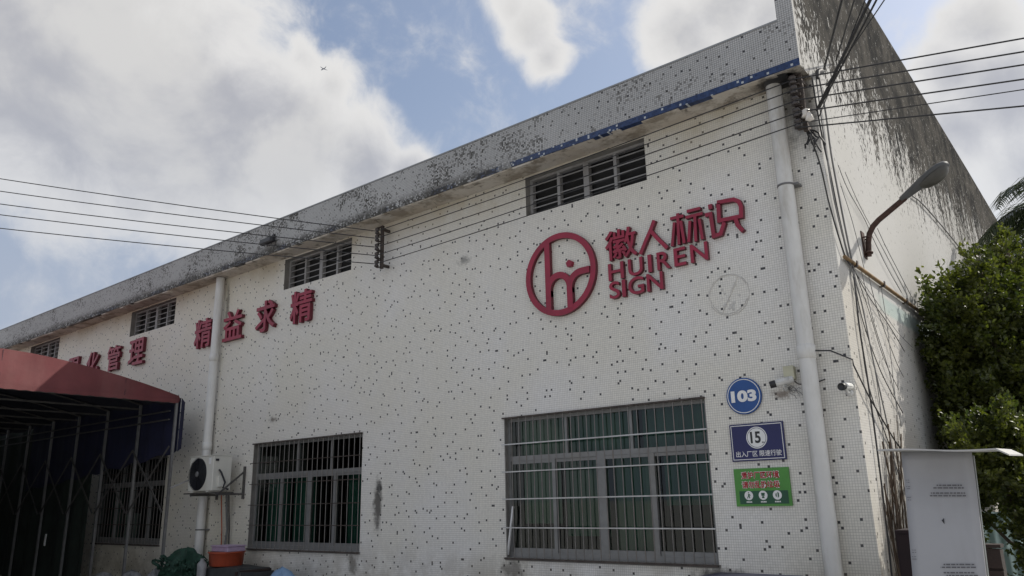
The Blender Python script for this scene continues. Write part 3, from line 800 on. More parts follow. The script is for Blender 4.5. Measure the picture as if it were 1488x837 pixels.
# ------------------------------------------------------------------ street number, speed and litter signs
t = thing('number_sign', 'round blue plate with white number 103', 'sign', (-3.26, 8, 2.62))
f = MB(); f.lathe([(0.187, 0), (0.195, 0.003), (0.195, 0.018), (0.187, 0.021)], (-3.26, 7.995, 2.615), 'y', 48); f.build('plate', m_blue, t)
f = MB()
pa = arc(-3.26, 2.615, 0.181, 0.181, 0, 354, 59); pb = arc(-3.26, 2.615, 0.173, 0.173, 0, 354, 59)
vs = [(p[0], 7.972, p[1]) for p in pa + pb]; f.add(vs, [(i, (i + 1) % 60, 60 + (i + 1) % 60, 60 + i) for i in range(60)]); f.build('rim_line', m_white, t)
text_mesh('103', 0.002, 0.05, (-3.400, 2.552, -3.120, 2.676), wallfn(7.973), 6).build('numerals', m_white, t)


def frame_line(mb, x0, z0, x1, z1, w, y):
    vs = [(x0, y, z0), (x1, y, z0), (x1, y, z1), (x0, y, z1), (x0 + w, y, z0 + w), (x1 - w, y, z0 + w), (x1 - w, y, z1 - w), (x0 + w, y, z1 - w)]
    return mb.add(vs, [(0, 1, 5, 4), (1, 2, 6, 5), (2, 3, 7, 6), (3, 0, 4, 7)])


t = thing('speed_sign', 'navy rectangular speed limit sign with 15 in a white circle', 'sign', (-3.165, 8, 1.94))
f = MB(); f.box((-3.455, 7.975, 1.937), (-2.875, 7.995, 2.322)); f.build('plate', m_navy, t, bevel=0.002)
f = MB(); frame_line(f, -3.440, 1.951, -2.890, 2.308, 0.007, 7.9735); f.build('border_line', m_white, t)
f = MB(); f.lathe([(0.112, 0.0), (0.112, 0.0012)], (-3.165, 7.9745, 2.172), 'y', 40); f.build('disc', m_white, t)
f = MB(); pa = arc(-3.165, 2.172, 0.102, 0.102, 0, 354, 59); pb = arc(-3.165, 2.172, 0.097, 0.097, 0, 354, 59)
f.add([(p[0], 7.9725, p[1]) for p in pa + pb], [(i, (i + 1) % 60, 60 + (i + 1) % 60, 60 + i) for i in range(60)]); f.build('ring_line', m_navy, t)
text_mesh('15', 0.0012, 0.03, (-3.232, 2.115, -3.122, 2.235), wallfn(7.9733), 6).build('numerals', m_black, t)
text_mesh('km', 0.0012, 0.02, (-3.112, 2.112, -3.085, 2.132), wallfn(7.9733), 2).build('unit', m_black, t)
text_mesh('出入厂区', 0.0012, 0.008, (-3.405, 1.980, -3.172, 2.040), wallfn(7.9745), 2).build('caption', m_white, t)
text_mesh('限速行驶', 0.0012, 0.008, (-3.150, 1.980, -2.918, 2.040), wallfn(7.9745), 2).build('caption', m_white, t)

t = thing('litter_sign', 'green no littering sign with red characters and three white pictograms', 'sign', (-3.165, 8, 1.48))
f = MB(); f.box((-3.455, 7.977, 1.482), (-2.870, 7.995, 1.862)); f.build('plate', m_signg, t, bevel=0.002)
f = MB(); f.box((-3.412, 7.9755, 1.505), (-2.900, 7.9772, 1.635)); f.build('lower_band', m_signd, t)
for txt, zb, zt in (('爱护厂区环境', 1.760, 1.826), ('请勿乱扔垃圾', 1.665, 1.731)):
    text_mesh(txt, 0.0010, 0.05, (-3.378, zb - .007, -2.968, zt + .007), wallfn(7.9765), 2).build('outline', m_white, t)
    text_mesh(txt, 0.0010, 0.022, (-3.372, zb - .003, -2.974, zt + .003), wallfn(7.9750), 2).build('caption', m_sred, t)
for i, x in enumerate((-3.312, -3.160, -3.012)):
    f = MB(); f.lathe([(0.046, 0.0), (0.046, 0.0010)], (x, 7.9750, 1.590), 'y', 28); ic = f.build('pictogram', m_white, t)
    f = MB(); fn = wallfn(7.9736)
    if i == 0:
        f.prism([(x + .006 * math.cos(a * .628), 1.618 + .006 * math.sin(a * .628)) for a in range(10)], fn, 0, .001)
        f.prism([(x - .006, 1.608), (x + .010, 1.604), (x + .022, 1.588), (x + .008, 1.594), (x + .012, 1.562), (x + .004, 1.562), (x - .002, 1.582), (x - .014, 1.560), (x - .020, 1.564), (x - .007, 1.588)], fn, 0, .001)
    elif i == 1:
        f.prism([(x - .020, 1.614), (x + .020, 1.614), (x + .016, 1.584), (x - .016, 1.584)], fn, 0, .001)
        f.prism([(x - .010, 1.580), (x + .010, 1.580), (x + .014, 1.562), (x - .014, 1.562)], fn, 0, .001)
    else:
        f.prism([(x + .004, 1.622), (x + .018, 1.608), (x + .018, 1.576), (x + .004, 1.562)], fn, 0, .001)
        f.prism([(x - .006, 1.612), (x - .018, 1.600), (x - .018, 1.578), (x - .006, 1.570)], fn, 0, .001)
    f.build('figure', m_signd, ic)
    f = MB()
    for q in range(4): f.add([(x - .030 + q * .0155, 7.9748, 1.519), (x - .018 + q * .0155, 7.9748, 1.519), (x - .018 + q * .0155, 7.9748, 1.532), (x - .030 + q * .0155, 7.9748, 1.532)], [(0, 1, 2, 3)])
    f.build('tiny_print', m_white, t)

# ------------------------------------------------------------------ drainpipes


def drainpipe(x, y, r, joints, label, zb=0.0, bands=()):
    t = thing('drainpipe', label, 'drainpipe', (x, y, zb), 'drainpipes on the facade')
    f = MB(); f.tube([(x, y, zb), (x, y, SOF + 0.02)], r, 24); f.build('pipe', m_pvc, t)
    for z in joints:
        f = MB(); f.lathe([(r + .001, -0.07), (r + .009, -0.065), (r + .009, 0.065), (r + .001, 0.07)], (x, y, z), 'z', 24); f.build('coupling', m_pvc, t)
    for z in bands:
        f = MB(); f.lathe([(r + .001, -0.012), (r + .006, -0.010), (r + .006, 0.010), (r + .001, 0.012)], (x, y, z), 'z', 24); f.box((x + r * .6, y, z - .012), (x + r + .05, 8.0, z + .012)); f.build('clamp', m_gcable, t)
    return t


drainpipe(-2.52, 7.885, 0.083, (2.98,), 'white drainpipe at the building corner beside the blue signs', 0, (4.79,))
drainpipe(-13.76, 7.885, 0.080, (4.38, 2.70), 'white drainpipe behind the air conditioner, passing the slogan', 0, (1.2,))

# ------------------------------------------------------------------ air conditioner, bracket, hoses
br = thing('wall_bracket', 'rusty grey steel wall bracket carrying the air conditioner', 'bracket', (-13.2, 8, 1.80))
for x in (-13.45, -12.60):
    f = MB(); f.bar((x, 8.0 - .02, 1.72), (x, 8.0 - .02, 2.28), 0.04, 0.03, (1, 0, 0)); f.build('flange', m_dsteel, br)
    f = MB(); f.bar((x, 7.98, 1.805), (x, 7.46, 1.805), 0.035, 0.035); f.build('arm', m_dsteel, br)
    f = MB(); f.bar((x + .035, 7.97, 2.20), (x + .035, 7.50, 1.83), 0.03, 0.02, (1, 0, 0)); f.build('strut', m_dsteel, br)
for y in (7.50, 7.74):
    f = MB(); f.box((-13.72, y - .02, 1.823), (-12.55, y + .02, 1.843)); f.build('rail', m_dsteel, br)
ac = thing('air_conditioner', 'cream outdoor air conditioner unit on a wall bracket over the left drainpipe', 'air conditioner', (-13.3, 7.75, 1.845))
ax0, ax1, ay0, ay1, az0, az1 = -13.52, -12.73, 7.44, 7.80, 1.868, 2.462
f = MB(); f.box((ax0, ay0, az0), (ax1, ay1, az1)); f.build('casing', m_ac, ac, bevel=0.012)
f = MB(); f.box((ax0 - .008, ay0 - .008, az1 + .001), (ax1 + .008, ay1 + .008, az1 + .016)); f.build('top_cover', m_ac, ac, bevel=0.004)
for x in (ax0 + .15, ax1 - .15):
    f = MB(); f.box((x - .03, ay0 + .0, 1.845), (x + .03, ay1, az0 - .001)); f.build('foot', m_ac, ac)
fc = (-13.205, 2.16)
f = MB(); f.lathe([(0.280, 0.0), (0.280, 0.004), (0.27, 0.006)], (fc[0], ay0 - .001, fc[1]), 'y', 48); f.build('fan_recess', m_acd, ac)
f = MB()
for r_ in (0.06, 0.085, 0.11, 0.135, 0.16, 0.185, 0.21, 0.235, 0.26, 0.278):
    f.tube([(fc[0] + r_ * math.cos(a * PI / 24), ay0 - .022, fc[1] + r_ * math.sin(a * PI / 24)) for a in range(49)], 0.0035, 4, False)
for a in range(8):
    f.bar((fc[0] + .05 * math.cos(a * PI / 4), ay0 - .018, fc[1] + .05 * math.sin(a * PI / 4)), (fc[0] + .28 * math.cos(a * PI / 4), ay0 - .018, fc[1] + .28 * math.sin(a * PI / 4)), .007)
gr_ = f.build('fan_guard', m_black, ac)
f = MB(); f.lathe([(0.05, 0.0), (0.05, 0.008), (0.03, 0.014)], (fc[0], ay0 - .018, fc[1]), 'y', 24); f.build('guard_hub', m_gcable, gr_)
f = MB()
for a in range(3):
    t0 = a * 2.094
    f.add([(fc[0] + r_ * math.cos(t0 + q), ay0 - .008 - .006 * (q > .3), fc[1] + r_ * math.sin(t0 + q)) for r_, q in ((.04, 0), (.22, .1), (.23, .9), (.04, .9))], [(0, 1, 2, 3)])
f.build('fan_blade', m_acd, ac)
f = MB(); f.box((ax1 - .14, ay0 - .004, az1 - .14), (ax1 - .07, ay0 - .0005, az1 - .03)); f.build('label_plate', m_white, ac)
f = MB(); f.box((ax1 + .001, ay0 + .10, az0 + .06), (ax1 + .035, ay0 + .22, az0 + .24)); f.build('valve_cover', m_ac, ac, bevel=.006)
f = MB(); f.box((ax1 + .001, ay0 + .04, az1 - .09), (ax1 + .012, ay0 + .10, az1 - .05)); f.build('handle', m_acd, ac)
f = MB(); f.tube([(ax1 + .03, ay0 + .10, az0 + .36), (ax1 + .05, ay0 + .14, az0 + .30), (ax1 + .05, ay0 + .22, az0 + .14), (ax1 + .03, ay0 + .20, az0 + .05), (ax1 + .04, ay0 + .30, az0 + .02)], 0.016, 8); f.build('refrigerant_pipe', m_acd, ac)
for mat, x, rr, lab in ((m_orange, -13.10, .011, 'thin orange hose hanging below the air conditioner'), (m_gcable, -12.93, .020, 'thick grey hose hanging below the air conditioner'), (m_cable, -12.86, .012, 'thin black hose beside the thick grey one below the air conditioner')):
    f = MB(); f.tube([(x + .0, 7.86, 1.81), (x - .02, 7.90, 1.5), (x - .05, 7.95, 1.2), (x - .03 - .1 * (mat is m_gcable), 7.96, 0.7), (x - .10, 7.95, 0.3), (x - .12, 7.9, 0.01)], rr, 8)
    tag(f.build('hose', mat), lab, 'hose', 'hoses below the air conditioner')

# ------------------------------------------------------------------ cameras, junction box


def cctv(base, aim, label):
    t = thing('security_camera', label, 'security camera', base, 'security cameras on the facade')
    B = Vector(base); aim = Vector(aim).normalized()
    f = MB(); f.lathe([(0.035, 0), (0.035, 0.015), (0.02, 0.025)], B, 'y', 16); f.build('mount', m_camw, t)
    P = B + Vector((0, -0.09, 0.0)); f = MB(); f.tube([B + Vector((0, -.02, 0)), P, P + Vector((0, 0, .03))], 0.012, 8); f.build('arm', m_camw, t)
    C = P + Vector((0, -.01, .055)); R = aim.to_track_quat('X', 'Z').to_matrix()
    f = MB(); f.lathe([(0.030, -.11), (0.036, -.10), (0.036, .07)], C, 'x', 18, R); f.build('housing', m_camw, t)
    f = MB(); f.lathe([(0.0352, .071), (0.037, .075), (0.037, .128), (0.031, .132), (.028, .120), (.012, .120)], C, 'x', 18, R); f.build('lens', m_black, t)
    f = MB(); pts = []
    prof_ = [(math.cos(a) * .037, math.sin(a) * .037) for a in [PI * (-.02 + 1.04 * i / 10) for i in range(11)]]
    vs = [C + R @ Vector((x_, u, v)) for x_ in (-.07, .066) for u, v in prof_] + [C + R @ Vector((x_, u * 1.06, v * 1.06)) for x_ in (-.07, .066) for u, v in prof_]
    fs = []
    for i in range(10):
        fs += [(i, i + 1, 12 + i, 11 + i), (22 + i, 33 + i, 34 + i, 23 + i), (i, 22 + i, 23 + i, i + 1), (11 + i, 12 + i, 34 + i, 33 + i)]
    f.add(vs, fs, True); f.build('hood', m_camw, t)


cctv((-2.80, 8.0, 2.655), (-1, -0.35, -0.22), 'white bullet security camera below the beige box, pointing left')
cctv((-2.185, 8.0, 2.54), (-0.1, -1, -0.10), 'white security camera with black face between pipe and building corner')
t = thing('junction_box', 'small beige electrical box mounted above the left security camera', 'junction box', (-2.68, 8, 2.73))
f = MB(); f.box((-2.785, 7.925, 2.73), (-2.685, 7.998, 2.865)); f.build('box', m_beige, t, bevel=.006)
f = MB(); f.box((-2.790, 7.915, 2.728), (-2.680, 7.924, 2.868)); f.build('lid', m_beige, t, bevel=.004)
f = MB(); f.tube([(-2.72, 7.96, 2.73), (-2.67, 7.97, 2.68), (-2.57, 7.97, 2.66), (-2.50, 7.975, 2.67), (-2.40, 7.985, 2.70)], .006, 6)
tag(f.build('cable', m_cable), 'black cable looping from the beige box behind the drainpipe', 'cable')
f = MB()
for q in range(5):
    p = Vector((-2.80, 7.98, 2.64)); pts = [p]
    for i in range(7):
        p = p + Vector((random.uniform(-.01, .05), random.uniform(-.006, .004), random.uniform(-.04, .018))); p.y = min(p.y, 7.992); pts.append(p.copy())
    f.tube(pts, .003, 5)
tag(f.build('loose_wires', m_gcable), 'tangle of thin loose wires below the left security camera', 'wires')

# ------------------------------------------------------------------ power line racks and wires


def rack(x, y, zs, ztop, zbot, label, big):
    t = thing('insulator_rack', label, 'insulator rack', (x, 8, zbot), 'power line racks on the facade')
    f = MB(); f.box((x + .0, y - .02, zbot), (x + .05, y + .02, ztop)); f.build('rack_bar', m_rust, t)
    for z in (zbot + .06, ztop - .06):
        f = MB(); f.box((x + .005, y + .021, z - .02), (x + .045, 8.0, z + .02)); f.build('stand_off', m_rust, t)
    for z in zs:
        f = MB(); r = .042 if big else .036
        f.lathe([(.014, -.05), (r, -.045), (r, -.02), (r * .6, -.008), (r * .6, .008), (r, .02), (r, .045), (.014, .05)], (x - .035, y - .055, z), 'z', 14); f.build('insulator', m_porc, t)
        f = MB(); f.box((x - .05, y - .065, z - .060), (x + .03, y - .015, z - .054)); f.box((x - .05, y - .065, z + .054), (x + .03, y - .015, z + .060)); f.build('clevis', m_rust, t)
    return t


zl = [5.81, 5.69, 5.54, 5.40, 5.26]
rack(-8.96, 7.85, zl, 5.90, 5.18, 'black rack of insulators on the facade between the two middle vents', False)
zr = [5.90, 5.78, 5.65, 5.51, 5.38]
rack(-2.23, 7.80, zr, 5.97, 5.30, 'dark rack of insulators at the building corner below the blue border', True)
f = MB(); f.lathe([(.01, -.05), (.05, -.04), (.035, 0), (.045, .03), (.02, .05)], (-2.17, 7.74, 5.47), 'z', 12); f.lathe([(.01, -.05), (.045, -.03), (.03, .02), (.015, .05)], (-2.13, 7.70, 5.40), 'z', 12)
tag(f.build('cable_clamp', m_wporc), 'white porcelain cable clamps at the foot of the corner rack', 'cable clamp')
f = MB(); random.seed(3)
for q in range(7):
    p = Vector((-2.20 + random.uniform(-.03, .03), 7.88, 5.34)); pts = [p.copy()]
    for i in range(8):
        p = p + Vector((random.uniform(-.022, .028), random.uniform(-.02, .025), -.030 + random.uniform(-.02, .025))); p.y = min(p.y, 7.97); pts.append(p.copy())
    f.tube(pts, .010, 5)
tag(f.build('cable_tangle', m_cable), 'black tangle of cable ends hanging below the corner rack', 'cables')


def wire(p, q, r=.0075, sag=.0, n=14, ext=0.0):
    p = Vector(p); q = Vector(q)
    if ext: q = p + (q - p) * ext
    pts = [p.lerp(q, i / n) - Vector((0, 0, sag * 4 * (i / n) * (1 - i / n))) for i in range(n + 1)]
    return MB().tube(pts, r, 6)


ordn = ['top', 'second', 'third', 'fourth', 'lowest']
for i in range(5):
    q = atY(0, (250, 268, 286.5, 302, 321.5)[i], 4.0)
    tag(wire((-9.0, 7.79, zl[i]), q, ext=2.2, sag=.12).build('power_line', m_cable), f'{ordn[i]} of the five wires crossing the sky left of the middle rack', 'wire', 'overhead power lines')
    tag(wire((-8.99, 7.785, zl[i]), (-2.27, 7.74, zr[i]), sag=.03, r=.0065).build('power_line', m_cable), f'{ordn[i]} of the five wires strung along the facade between the racks', 'wire', 'overhead power lines')
zs = [(1179, 111, 55.5), (1180, 127, 75), (1183, 145, 94), (1187, 162, 115), (1189, 175, 130), (1192, 192, 154)]
for i, (px, py, py2) in enumerate(zs):
    a = Vector((-2.27, 7.72, zr[i] if i < 5 else 5.33)); q = atY(1488, py2, 7.6)
    tag(wire(a, q, ext=9, sag=.0, r=.0075 if i != 4 else .005).build('power_line', m_cable), f'{(ordn[:4] + ["thin fifth", "lowest"])[i]} of the six wires running from the corner rack to the right', 'wire', 'overhead power lines')
ends = [((1187, 160), (1262, 0), 'thickest dark cable rising from the corner rack', .016), ((1192, 155), (1271, 0), 'cable rising just right of the thickest one at the building corner', .010), ((1215, 88), (1240, 0), 'cable rising steeply left of the thickest one over the end wall', .010),
        ((1197, 102), (1222, 0), 'cable rising steeply from the black joint at the wall edge', .013), ((1200, 125), (1282, 0), 'thin outermost wire rising to the right of the cable bundle', .006), ((1190, 170), (1255, 0), 'thin wire rising within the cable bundle at the corner', .006)]
for i, ((ax_, ay_), (bx_, by_), lab, r) in enumerate(ends):
    a = atX(ax_, ay_, -2.09); b = atY(bx_, by_, a.y - 1.6)
    tag(wire(a, b, r=r, ext=3.2, sag=.03).build('service_cable', m_cable), lab, 'cable', 'cables rising from the building corner')
f = MB(); J = atX(1196, 104, -2.08)
f.tube([J, J + Vector((0, -.12, -.05)), J + Vector((0, -.22, -.10)), J + Vector((0, -.26, -.20))], .03, 8, True, [.018, .034, .028, .02])
tag(f.build('cable_joint', m_cable), 'black taped cable joint at the top edge of the end wall', 'cable joint')

# cables running down the end wall
XS = -2.10
paths = [([(1180, 112), (1186, 150), (1195, 200), (1206, 250), (1218, 310), (1232, 370), (1240, 392), (1248, 470), (1262, 560), (1278, 680), (1290, 780), (1296, 837)], .012, m_cable, 'thick black cable running the whole height of the wall edge'),
         ([(1186, 112), (1196, 190), (1212, 290), (1236, 385), (1252, 440), (1268, 520), (1290, 620), (1303, 690)], .010, m_gcable, 'grey cable running just right of the thickest one on the end wall'),
         ([(1190, 112), (1200, 165), (1208, 225), (1222, 300), (1239, 385)], .014, m_gcable, 'short grey conduit on the upper end wall edge'),
         ([(1176, 195), (1192, 240), (1206, 300), (1228, 372), (1240, 388)], .011, m_cable, 'black cable slanting from below the corner rack to the conduit'),
         ([(1239, 388), (1262, 430), (1290, 470), (1314, 510)], .007, m_cable, 'thin cable fanning out first below the conduit'),
         ([(1239, 390), (1252, 460), (1280, 540), (1312, 600)], .007, m_cable, 'thin cable sagging through the middle of the fan on the end wall'),
         ([(1239, 392), (1250, 480), (1262, 560), (1290, 640), (1306, 690)], .007, m_cable, 'thin cable sagging lowest in the fan on the end wall'),
         ([(1262, 400), (1275, 450), (1300, 520), (1313, 548)], .006, m_gcable, 'thin grey wire dropping from the middle of the conduit'),
         ([(1252, 395), (1270, 470), (1292, 540), (1310, 620)], .006, m_gcable, 'thin grey wire dropping from the near end of the conduit'),
         ([(1218, 240), (1232, 275), (1256, 318), (1268, 345), (1290, 390), (1310, 425)], .006, m_gcable, 'thin wire sagging down past the wall lamp foot'),
         ([(1222, 270), (1238, 320), (1252, 375), (1258, 400)], .005, m_gcable, 'thin wire hanging left of the wall lamp foot'),
         ([(1275, 332), (1288, 360), (1306, 395), (1325, 432)], .006, m_gcable, 'thin wire slanting from behind the wall lamp arm to the tree'),
         ([(1240, 392), (1272, 436), (1302, 480), (1326, 505)], .005, m_gcable, 'thin wire fanning out highest below the conduit towards the tree'),
         ([(1241, 395), (1258, 470), (1275, 560), (1284, 640), (1290, 720)], .006, m_gcable, 'thin grey wire falling steepest in the fan on the end wall'),
         ([(1243, 395), (1262, 450), (1284, 520), (1306, 566)], .005, m_cable, 'thin black wire in the upper half of the fan on the end wall'),
         ([(1280, 415), (1290, 480), (1300, 570), (1308, 640)], .005, m_gcable, 'thin wire hanging straight down from the far end of the conduit'),
         ([(1228, 250), (1250, 300), (1285, 365), (1318, 428)], .005, m_gcable, 'thin wire crossing the upper end wall behind the lamp foot'),
         ([(1326, 285), (1342, 298), (1380, 342), (1424, 398)], .016, m_gcable, 'grey cable slanting down the upper end wall towards the tree top')]
for pl, r, mt, lab in paths:
    pts = [atX(a, b, XS) for a, b in pl]
    # smooth
    sm = []
    for i in range(len(pts) - 1):
        p0, p1, p2, p3 = pts[max(i - 1, 0)], pts[i], pts[i + 1], pts[min(i + 2, len(pts) - 1)]
        for q in range(4):
            s_ = q / 4; sm.append(0.5 * ((2 * p1) + (p2 - p0) * s_ + (2 * p0 - 5 * p1 + 4 * p2 - p3) * s_ * s_ + (3 * p1 - p0 - 3 * p2 + p3) * s_ ** 3))
    sm.append(pts[-1])
    tag(MB().tube(sm, r * .75, 6).build('wall_cable', mt), lab, 'cable', 'cables on the end wall')
p, q = Vector((-2.47, 7.87, 2.985)), atX(1240, 530, -2.10)
f = MB(); f.tube([p, Vector((-2.3, 7.93, 2.97)), Vector((-2.11, 7.97, 2.86)), q, atX(1262, 575, -2.09), atX(1300, 640, -2.08), atX(1322, 668, -2.07)], .008, 6)
tag(f.build('wall_cable', m_cable), 'black cable leaving the drainpipe coupling and sagging round the corner', 'cable', 'cables on the end wall')
a, b = atX(1225, 380, -2.10), atX(1340, 455, -2.10)
cdn = thing('conduit', 'rusty ochre conduit pipe running level along the end wall', 'conduit', a)
f = MB(); f.tube([(-2.095, 8.15, 3.96), (-2.095, 14.5, 3.96)], .022, 8); f.build('pipe', m_cond, cdn)
for y in (8.5, 9.6, 10.7, 12.0, 13.2):
    f = MB(); f.box((-2.13, y - .02, 3.925), (-2.065, y + .02, 3.937)); f.box((-2.072, y - .02, 3.937), (-2.062, y + .02, 3.99)); f.build('clip', m_rust, cdn)

# floodlight-like black clip on the fascia
t = thing('floodlight', 'small black floodlight fixed to the fascia above the middle vent', 'floodlight', (-11.65, 7.6, 6.2))
f = MB(); f.box((-11.87, 7.50, 6.15), (-11.50, 7.585, 6.26)); f.build('housing', m_black, t, bevel=.02)
f = MB(); f.box((-11.83, 7.492, 6.175), (-11.54, 7.499, 6.235)); f.build('lens', m_lamp, t)
f = MB(); f.box((-11.78, 7.586, 6.19), (-11.72, 7.62, 6.32)); f.box((-11.62, 7.586, 6.19), (-11.56, 7.62, 6.32)); f.build('stirrup', m_black, t)

# ------------------------------------------------------------------ wall street lamp on the end wall
L0 = Vector((XE1, 9.15, 4.22)); t = thing('wall_lamp', 'grey street lamp on a rusty bent arm fixed to the end wall', 'street lamp', L0)
f = MB(); f.box((XE1, 9.09, 4.18), (XE1 + .012, 9.21, 4.50)); f.build('wall_plate', m_lampr, t)
pa = [Vector((-2.09, 9.15, 4.20)), Vector((-2.075, 9.15, 4.36)), Vector((-2.05, 9.15, 4.46)), Vector((-2.0, 9.15, 4.54)), Vector((-1.93, 9.15, 4.60))]
end = Vector((-1.62, 9.15, 4.79)); pa.append(end)
f = MB(); f.tube(pa, .032, 12); f.build('arm', m_lampr, t)
f = MB()
for z in (4.24, 4.42): f.tube([(-2.125, 9.10, z), (-2.06, 9.10, z), (-2.045, 9.15, z), (-2.06, 9.20, z), (-2.125, 9.20, z)], .01, 6)
f.build('clamp', m_lampr, t)
dd = Vector((0.85, 0, 0.49)).normalized(); R = dd.to_track_quat('X', 'Z').to_matrix()
# lamp head: a tapered shell, neck to wide bowl
secs = [(-.06, .045, .04, .045), (.02, .06, .05, .055), (.14, .09, .06, .07), (.26, .13, .07, .085), (.40, .155, .075, .11), (.52, .150, .07, .12), (.60, .11, .05, .09), (.64, .04, .02, .03)]
secs = [tuple(v * .86 for v in q) for q in secs]
f = MB(); f2 = MB(); NS = 16
rings = []
for sx, hw, up, dn in secs:
    ring = []
    for k_ in range(NS):
        a = 2 * PI * k_ / NS; y_ = hw * math.cos(a); z_ = up * math.sin(a) if math.sin(a) > 0 else 0.035 * math.sin(a)
        ring.append(end + R @ Vector((sx, y_, z_ + .01)))
    rings.append(ring)
vs = [p for r_ in rings for p in r_]; fs = []
for i in range(len(rings) - 1):
    for k_ in range(NS): fs.append((i * NS + k_, i * NS + (k_ + 1) % NS, (i + 1) * NS + (k_ + 1) % NS, (i + 1) * NS + k_))
fs += [tuple(range(NS))[::-1], tuple(range((len(rings) - 1) * NS, len(rings) * NS))]
f.add(vs, fs, True); hd = f.build('lamp_head', m_lamp, t)
vs = []; fs = []; gl_ = [(.22, .085, .02), (.28, .115, .07), (.38, .138, .10), (.50, .132, .10), (.57, .10, .07), (.61, .05, .02)]
gl_ = [tuple(v * .86 for v in q) for q in gl_]
for sx, hw, dn in gl_:
    for k_ in range(9):
        a = PI * k_ / 8; vs.append(end + R @ Vector((sx, hw * math.cos(a), -.012 - dn * math.sin(a))))
for i in range(len(gl_) - 1):
    for k_ in range(8): fs.append((i * 9 + k_, i * 9 + k_ + 1, (i + 1) * 9 + k_ + 1, (i + 1) * 9 + k_))
f2.add(vs, fs, True); f2.build('lamp_bowl', m_lens, hd)

# ------------------------------------------------------------------ retractable awning
TX, TXL, TY1, TY0, TE = -14.10, -26.0, 7.42, 1.40, 3.56
aw = thing('awning', 'large red push-pull awning on galvanised posts against the facade', 'awning', (TX, TY1, 0))
NA = 16
prof = [(TY1 + .06, TE - .03)] + [(TY1 + (TY0 - TY1) * i / NA, TE + 0.08 + 0.50 * (1 - abs(2 * i / NA - 1) ** 1.6)) for i in range(NA + 1)] + [(TY0 - .06, TE - .03)]
NA += 2
PX = [-14.11, -15.52, -16.93, -18.31, -19.68, -21.06, -22.45, -23.85, -25.25]
for i in range(len(PX) - 1):                                       # one fabric panel between each pair of hoops
    f = MB(); xa, xb = PX[i], PX[i + 1]; vs = []; fs = []; NQ = 5
    for j in range(NQ + 1):
        for y, z in prof: vs.append((xa + (xb - xa) * j / NQ, y, z - .05 * math.sin(PI * j / NQ)))
    for j in range(NQ):
        for q in range(NA): a = j * (NA + 1) + q; fs.append((a, a + 1, a + 2 + NA, a + 1 + NA))
    f.add(vs, fs, True); f.build('roof_panel', m_tred, aw, fix=False)
f = MB(); n = len(prof)                                            # gable end with slight ripples
vs = []; fs = []
for i, (y, z) in enumerate(prof):
    for j in range(5):
        v = j / 4; zz = TE + (z - TE) * v
        vs.append((TX + .012 + .02 * math.sin(3.1 * y + 2 * v) * (1 - v) * v * 4 - .004, y, zz - (0.03 * math.sin(PI * ((y - TY0) * 1.6 % 1)) if j == 0 else 0)))
for i in range(n - 1):
    for j in range(4): a = i * 5 + j; fs.append((a, a + 5, a + 6, a + 1))
f.add(vs, fs, True); f.build('gable_panel', m_tred, aw, fix=False)
f = MB(); vs = []; fs = []; NH = 60                                # scalloped hem hanging from the gable
for i in range(NH + 1):
    y = TY1 + (TY0 - TY1) * i / NH; xx = TX + .022 + .006 * math.sin(i * .9)
    vs += [(xx, y, TE - .055 - .012 * math.sin(i * 1.57) ** 2 * (i % 2)), (xx + .003, y, TE + .012)]
for i in range(NH): fs.append((2 * i, 2 * i + 2, 2 * i + 3, 2 * i + 1))
f.add(vs, fs, True); f.build('hem', m_tred, aw, fix=False)
for y_ in (2.4, 4.4, 6.4):                                    # stitched seams
    zt_ = TE + 0.08 + 0.50 * (1 - abs(2 * (TY1 - y_) / (TY1 - TY0) - 1) ** 1.6)
    f = MB(); f.bar((TX + .026, y_, TE), (TX + .014, y_, zt_ - .02), .006, .003, (1, 0, 0)); f.build('seam', m_tred, aw)
for x in PX:
    for y in (7.40, 1.42):
        f = MB(); f.box((x - .022, y - .022, 0.0), (x + .022, y + .022, TE + (.03 if x < TX - .1 else .0))); f.build('post', m_galv, aw)
    f = MB(); f.tube([(x - .02, y, z - .045) for y, z in prof[1:-1]], .018, 6); f.build('hoop', m_dsteel, aw)
    f = MB(); f.bar((x - .02, 7.40, TE - .05), (x - .02, 1.42, TE - .05), .03); f.build('tie_beam', m_dsteel, aw)
for y in (7.34, 1.48):
    for i in range(len(PX) - 1):
        a, b = PX[i], PX[i + 1]
        f = MB(); f.bar((a - .02, y, 2.70), (b + .02, y, 1.52), .035, .015, (0, 1, 0)); f.build('scissor_bar', m_dsteel, aw)
        f = MB(); f.bar((b + .02, y - .022, 2.70), (a - .02, y - .022, 1.52), .035, .015, (0, 1, 0)); f.build('scissor_bar', m_dsteel, aw)
f = MB(); f.bar((TX + .0, 7.42, 1.95), (TX + .28, 7.97, 2.22), .025); f.tube([(TX + .28, 7.97, 2.22), (TX + .31, 8.0, 2.26)], .02, 6); f.build('wall_tie', m_galv, aw)
